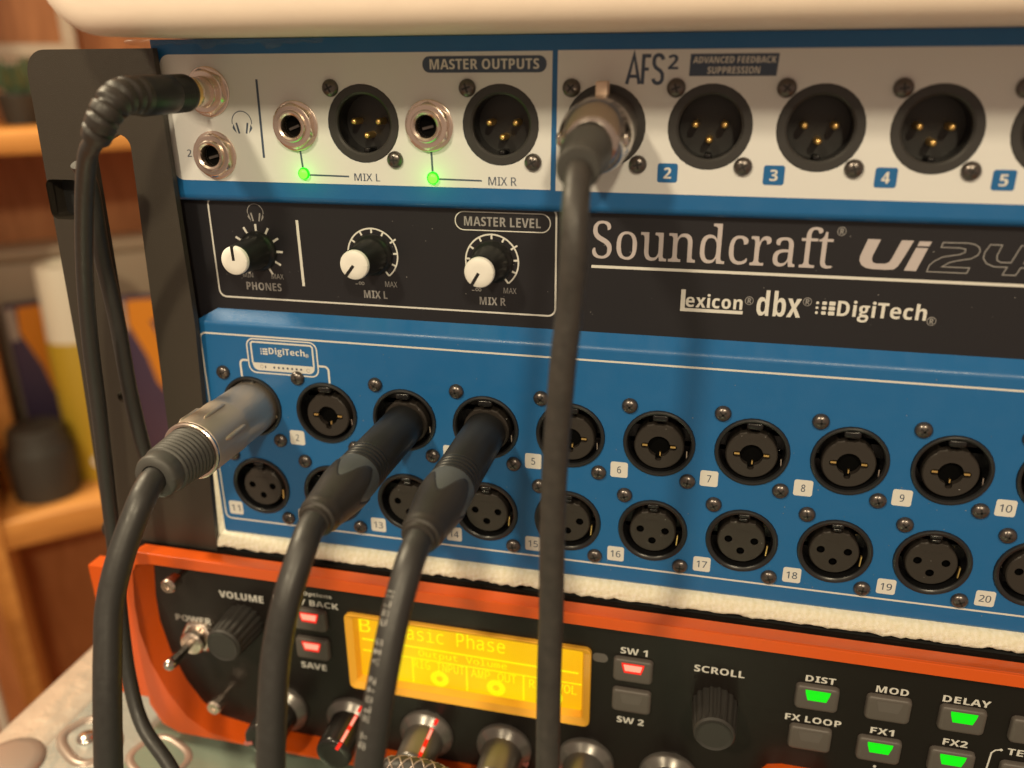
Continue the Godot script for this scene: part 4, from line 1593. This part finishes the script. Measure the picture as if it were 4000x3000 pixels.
func jack_plug(parent: Node, c: Vector2, tilt: Vector3) -> void:
	var n := node("plug_body", parent, Vector3(c.x, c.y, -0.6))
	n.rotation = tilt
	var g := G.new()
	g.lathe([Vector2(3.1, -2.0), Vector2(3.1, 0.2)], 24)
	part("tip_sleeve", g, M.nickel, n)
	g = G.new()
	g.lathe([Vector2(3.2, 0.2), Vector2(6.3, 0.6), Vector2(7.0, 1.4), Vector2(7.0, 30.5), Vector2(6.6, 31.2)], 44)
	part("handle", g, M.shell_black, n)
	g = G.new()
	var p := [Vector2(6.5, 31.0)]
	p.append_array(plug_ridges(7.15, 7.15, 31.2, 39.0, 4, 0.5))
	p.append(Vector2(6.7, 39.2))
	g.lathe(p, 44, Transform3D.IDENTITY, 70)
	part("grip_rings", g, M.shell_black, n)
	# outer chuck with wavy rubber boot below
	g = G.new()
	g.lathe([Vector2(6.8, 39.0), Vector2(7.25, 39.4), Vector2(7.25, 47.0), Vector2(6.6, 52.0), Vector2(5.9, 54.0)], 44, Transform3D.IDENTITY, 45)
	part("chuck", g, M.chuck, n)
	g = G.new()
	g.grp = 4
	var seg := 48
	var rows := 14
	for i in rows:
		for j in seg:
			var f := func(a: int, b: int) -> Vector3:
				var th := TAU * b / seg
				var wave := 45.0 + 6.0 * cos(th * 4.0 + 0.6) * (0.75 + 0.25 * absf(cos(th * 2.0 + 0.3)))
				var z := lerpf(wave, 64.0, float(a) / rows)
				var r := 7.55 if z < 47.0 else lerpf(7.55, 5.6, clampf((z - 47.0) / 15.0, 0, 1))
				if a == 0:
					r -= 0.55
				if z > 61.5:
					r = 5.75 if z < 63.4 else 5.2
				return Vector3(r * cos(th), r * sin(th), z)
			g.q(f.call(i, j), f.call(i, j + 1), f.call(i + 1, j + 1), f.call(i + 1, j))
	part("boot", g, M.rubber, n)
	g = G.new()
	g.lathe([Vector2(5.4, 63.6), Vector2(5.2, 65.0), Vector2(4.5, 65.4), Vector2(4.3, 66.6), Vector2(3.5, 66.8)], 36)
	part("boot_lip", g, M.rubber, n)


func build_cables() -> void:
	# thick cable with chromed plug at the top row
	var a := thing("microphone_cable", "dark grey cable with shiny chrome plug hanging down from the top row", "cable", Vector3.ZERO, "plugged audio cables")
	var n := node("shell", a, Vector3(120.1, 94.6, 0))
	n.rotation.x = 0.07
	var g := G.new()
	g.lathe([Vector2(8.0, -6.0), Vector2(9.3, -5.5), Vector2(9.3, 13.0), Vector2(9.6, 14.5), Vector2(9.6, 17.5), Vector2(9.3, 20.5), Vector2(8.6, 23.5), Vector2(7.4, 26.0), Vector2(6.2, 27.4), Vector2(5.2, 28.0)], 48, Transform3D.IDENTITY, 40)
	part("barrel", g, M.chrome, n)
	for s in [-1.0, 1.0]:
		var k := G.new()
		k.loft([[rr(8.2 * s - 1.2, -1.8, 8.2 * s + 1.2, 1.8, 1.0, 4), 14.0], [rr(8.2 * s - 1.2, -1.8, 8.2 * s + 1.2, 1.8, 1.0, 4), 23.0], [rr(8.0 * s - 0.9, -1.3, 8.0 * s + 0.9, 1.3, 0.8, 4), 24.2]])
		part("rib", k, M.chrome, n)
	g = G.new()
	g.loft([[rr(-1.55, 6.5, 1.55, 12.3, 0.3, 3), 4.0], [rr(-1.55, 6.5, 1.55, 12.6, 0.35, 3), 8.6], [rr(-1.45, 6.6, 1.45, 12.45, 0.3, 3), 8.8]])
	part("release_tab", g, M.tab, n)
	g = G.new()
	var bp := smooth_path([Vector3(0, -0.8, 25.0), Vector3(0, -1.2, 31.0), Vector3(0.05, -1.7, 37.0), Vector3(0.2, -2.2, 43.0), Vector3(0.4, -2.6, 47.6)], 8)
	var rad := []
	for i in bp.size():
		var f := float(i) / (bp.size() - 1)
		var r := lerpf(5.5, 6.5, smoothstep(0.0, 0.4, f)) - 1.5 * smoothstep(0.3, 0.8, f)
		if f > 0.82:
			r = 4.9 + 0.4 * sin((f - 0.82) / 0.18 * PI)
		rad.append(r)
	g.tube(bp, rad, 36)
	part("boot", g, M.rubber_grey, n)
	cable(a, [Vector3(120.5, 88.6, 45.5), Vector3(120.9, 86.0, 50.5), Vector3(121.4, 79.0, 55.8), Vector3(121.6, 70.0, 58.0), Vector3(120.9, 58.0, 58.5), Vector3(119.8, 44.0, 60.0), Vector3(118.7, 20.4, 62.0), Vector3(118.6, 1.5, 64.0), Vector3(118.9, -19.5, 66.0), Vector3(119.1, -38.0, 69.0), Vector3(120.2, -69.0, 76.0), Vector3(120.6, -110.0, 84.0), Vector3(121, -143, 96.0)], 3.2, M.jacket_brown)

	# silver plug in the first input
	var b := thing("microphone_cable", "thick black cable with brushed silver plug and ribbed boot in the first input", "cable", Vector3.ZERO, "plugged audio cables")
	xlr_plug(b, Vector2(0, 0))
	cable(b, [Vector3(0, 0, 53.0), Vector3(0.1, -0.8, 58.0), Vector3(0.1, -5.0, 64.0), Vector3(-2.0, -16.0, 71.5), Vector3(-3.5, -28.0, 77.5), Vector3(-2.7, -39.4, 82.5), Vector3(-1.4, -55.0, 88.5), Vector3(-0.7, -77.0, 94.5), Vector3(-1.0, -110, 100), Vector3(-2.0, -144, 108)], 3.8, M.jacket)

	# two instrument cables with black straight plugs
	var c := thing("instrument_cable", "black cable with straight plug in the third input, left of the lettered one", "cable", Vector3.ZERO, "plugged audio cables")
	jack_plug(c, Vector2(56, -1.3), Vector3(0.0, -0.015, 0))
	cable(c, [Vector3(55.3, -1.2, 62.0), Vector3(55.2, -1.8, 68.0), Vector3(55.6, -4.8, 74.5), Vector3(54.5, -13.6, 82.0), Vector3(52.6, -26.5, 87.0), Vector3(52.5, -40.0, 92.0), Vector3(52.8, -60.5, 98.0), Vector3(53, -95, 104), Vector3(53, -144, 112)], 3.7, M.jacket)
	var d := thing("instrument_cable", "black cable with white lettering along it and straight plug in the fourth input", "cable", Vector3.ZERO, "plugged audio cables")
	jack_plug(d, Vector2(84, -1.3), Vector3(0.02, 0.0, 0))
	var path := cable(d, [Vector3(84.0, -2.4, 62.0), Vector3(84.1, -3.4, 68.0), Vector3(84.0, -6.4, 74.5), Vector3(82.9, -16.6, 83.0), Vector3(81.8, -29.2, 90.0), Vector3(80.6, -42.0, 95.0), Vector3(79.7, -54.0, 98.5), Vector3(79.0, -80, 104), Vector3(79, -144, 112)], 3.7, M.jacket)
	cable_text(d, path, "BY KLOTZ AIS GmbH", 3.72)

	# headphone cable
	var h := thing("headphone_cable", "thin black headphone cable with angled boot in the upper headphone jack", "cable", Vector3.ZERO, "plugged audio cables")
	var hn := node("plug_body", h, Vector3(-1.4, 103.6, 0))
	g = G.new()
	g.lathe([Vector2(3.0, 0.5), Vector2(4.3, 3.2), Vector2(4.4, 3.6), Vector2(4.4, 8.6), Vector2(4.1, 9.0), Vector2(3.8, 9.0)], 36)
	part("barrel", g, M.nickel, hn)
	g = G.new()
	g.lathe([Vector2(3.9, 8.8), Vector2(4.2, 9.2), Vector2(4.2, 11.2), Vector2(3.8, 11.6)], 36)
	part("gold_ring", g, M.gold, hn)
	g = G.new()
	var hp := [Vector2(3.6, 11.2), Vector2(4.7, 11.6), Vector2(5.3, 12.6)]
	for k in 7:
		hp.append_array([Vector2(5.3, 14.0 + k * 0.9), Vector2(5.12, 14.3 + k * 0.9), Vector2(5.12, 14.5 + k * 0.9), Vector2(5.3, 14.8 + k * 0.9)])
	hp.append_array([Vector2(5.3, 24.0), Vector2(5.3, 33.0), Vector2(5.0, 33.6)])
	g.lathe(hp, 40, Transform3D.IDENTITY, 70)
	part("handle", g, M.shell_black, hn)
	g = G.new()
	var sp := smooth_path([Vector3(-1.3, 103.6, 33.0), Vector3(-1.2, 103.9, 38.0), Vector3(-1.2, 103.2, 42.5), Vector3(-2.0, 100.6, 45.8), Vector3(-4.2, 97.2, 46.6), Vector3(-7.2, 93.9, 45.4)], 12)
	rad = []
	for i in sp.size():
		var f := float(i) / (sp.size() - 1)
		var r := lerpf(5.2, 3.7, f)
		var ph := fmod(f * 7.0, 1.0)
		if f < 0.9 and ph > 0.72:
			r -= 1.1
		rad.append(r)
	g.tube(sp, rad, 28)
	part("boot", g, M.rubber, h)
	cable(h, [Vector3(-5.6, 95.6, 46.2), Vector3(-8.5, 92.8, 44.9), Vector3(-14.3, 88.0, 41.5), Vector3(-24.6, 73.1, 34.0), Vector3(-35.4, 50.2, 26.5), Vector3(-41.8, 25.9, 22.5), Vector3(-45.4, 0.2, 20.5), Vector3(-48.0, -26.5, 20.5), Vector3(-49.2, -53.7, 22.0), Vector3(-46.9, -77.0, 28.0), Vector3(-43.1, -98.4, 34.0), Vector3(-35.8, -112.8, 40.0), Vector3(-20.1, -121.9, 48.0), Vector3(-5, -132, 60), Vector3(0, -142, 75)], 2.55, M.jacket)
	cable(h, [Vector3(-33.5, 84.0, 22.0), Vector3(-34.2, 76.0, 18.5), Vector3(-38.2, 55.0, 14.0), Vector3(-40.0, 32.0, 10.5), Vector3(-40.8, 6.0, 9.5), Vector3(-40.3, -15.5, 8.5), Vector3(-39.5, -26.5, 6.8), Vector3(-38.5, -34, 6.2)], 2.6, M.jacket, "cable_loop")

	# braided cable at the very bottom
	var br := thing("braided_cable", "dark braided cable curled in front of the processor's lower knobs", "cable")
	var cp := smooth_path([Vector3(48, -130, 36), Vector3(51, -121.5, 35.5), Vector3(57, -116.3, 35), Vector3(66, -114.6, 35), Vector3(75, -116.0, 35), Vector3(82, -121, 35), Vector3(86, -130, 36)], 8)
	g = G.new()
	g.tube(cp, [4.0], 20)
	part("sleeve", g, M.jacket_brown, br)
	g = G.new()
	for s in 8:
		var pts := []
		for i in cp.size():
			var t: Vector3 = (cp[mini(i + 1, cp.size() - 1)] - cp[maxi(i - 1, 0)]).normalized()
			var u := t.cross(Vector3.BACK).normalized()
			var v := t.cross(u)
			var ang := i * 0.5 * (1 if s % 2 else -1) + TAU * s / 8
			pts.append(cp[i] + (u * cos(ang) + v * sin(ang)) * 4.05)
		g.tube(pts, [0.35], 6)
	part("braid", g, M.rim, br)


func cable_text(parent: Node, path: Array, s: String, r: float) -> void:
	# letters set one by one along the left side of the cable, reading upwards
	var len_ := [0.0]
	for i in range(1, path.size()):
		len_.append(len_[-1] + (path[i] - path[i - 1]).length())
	var start := 55.0
	var eye := Vector3(-0.36, 0.0, 0.93).normalized()
	var tn := node("cable_print", parent)
	for k in s.length():
		if s[k] == " ":
			continue
		var want := start - 2.2 * k
		var i := 1
		while i < path.size() - 1 and len_[i] < want:
			i += 1
		var f: float = (want - len_[i - 1]) / maxf(len_[i] - len_[i - 1], 0.001)
		var p: Vector3 = (path[i - 1] as Vector3).lerp(path[i], f)
		var t: Vector3 = (path[i - 1] - path[i]).normalized()  # up along the cable
		var nrm := (eye - t * eye.dot(t)).normalized()
		var up := nrm.cross(t).normalized()
		var o := txt(tn, s[k], sans, [-0.72, -0.85, 0.72, 0.85], 0.0, M.print_white)
		o.transform = Transform3D(Basis(t, up, nrm), (p + nrm * (r - 0.12)) * K)
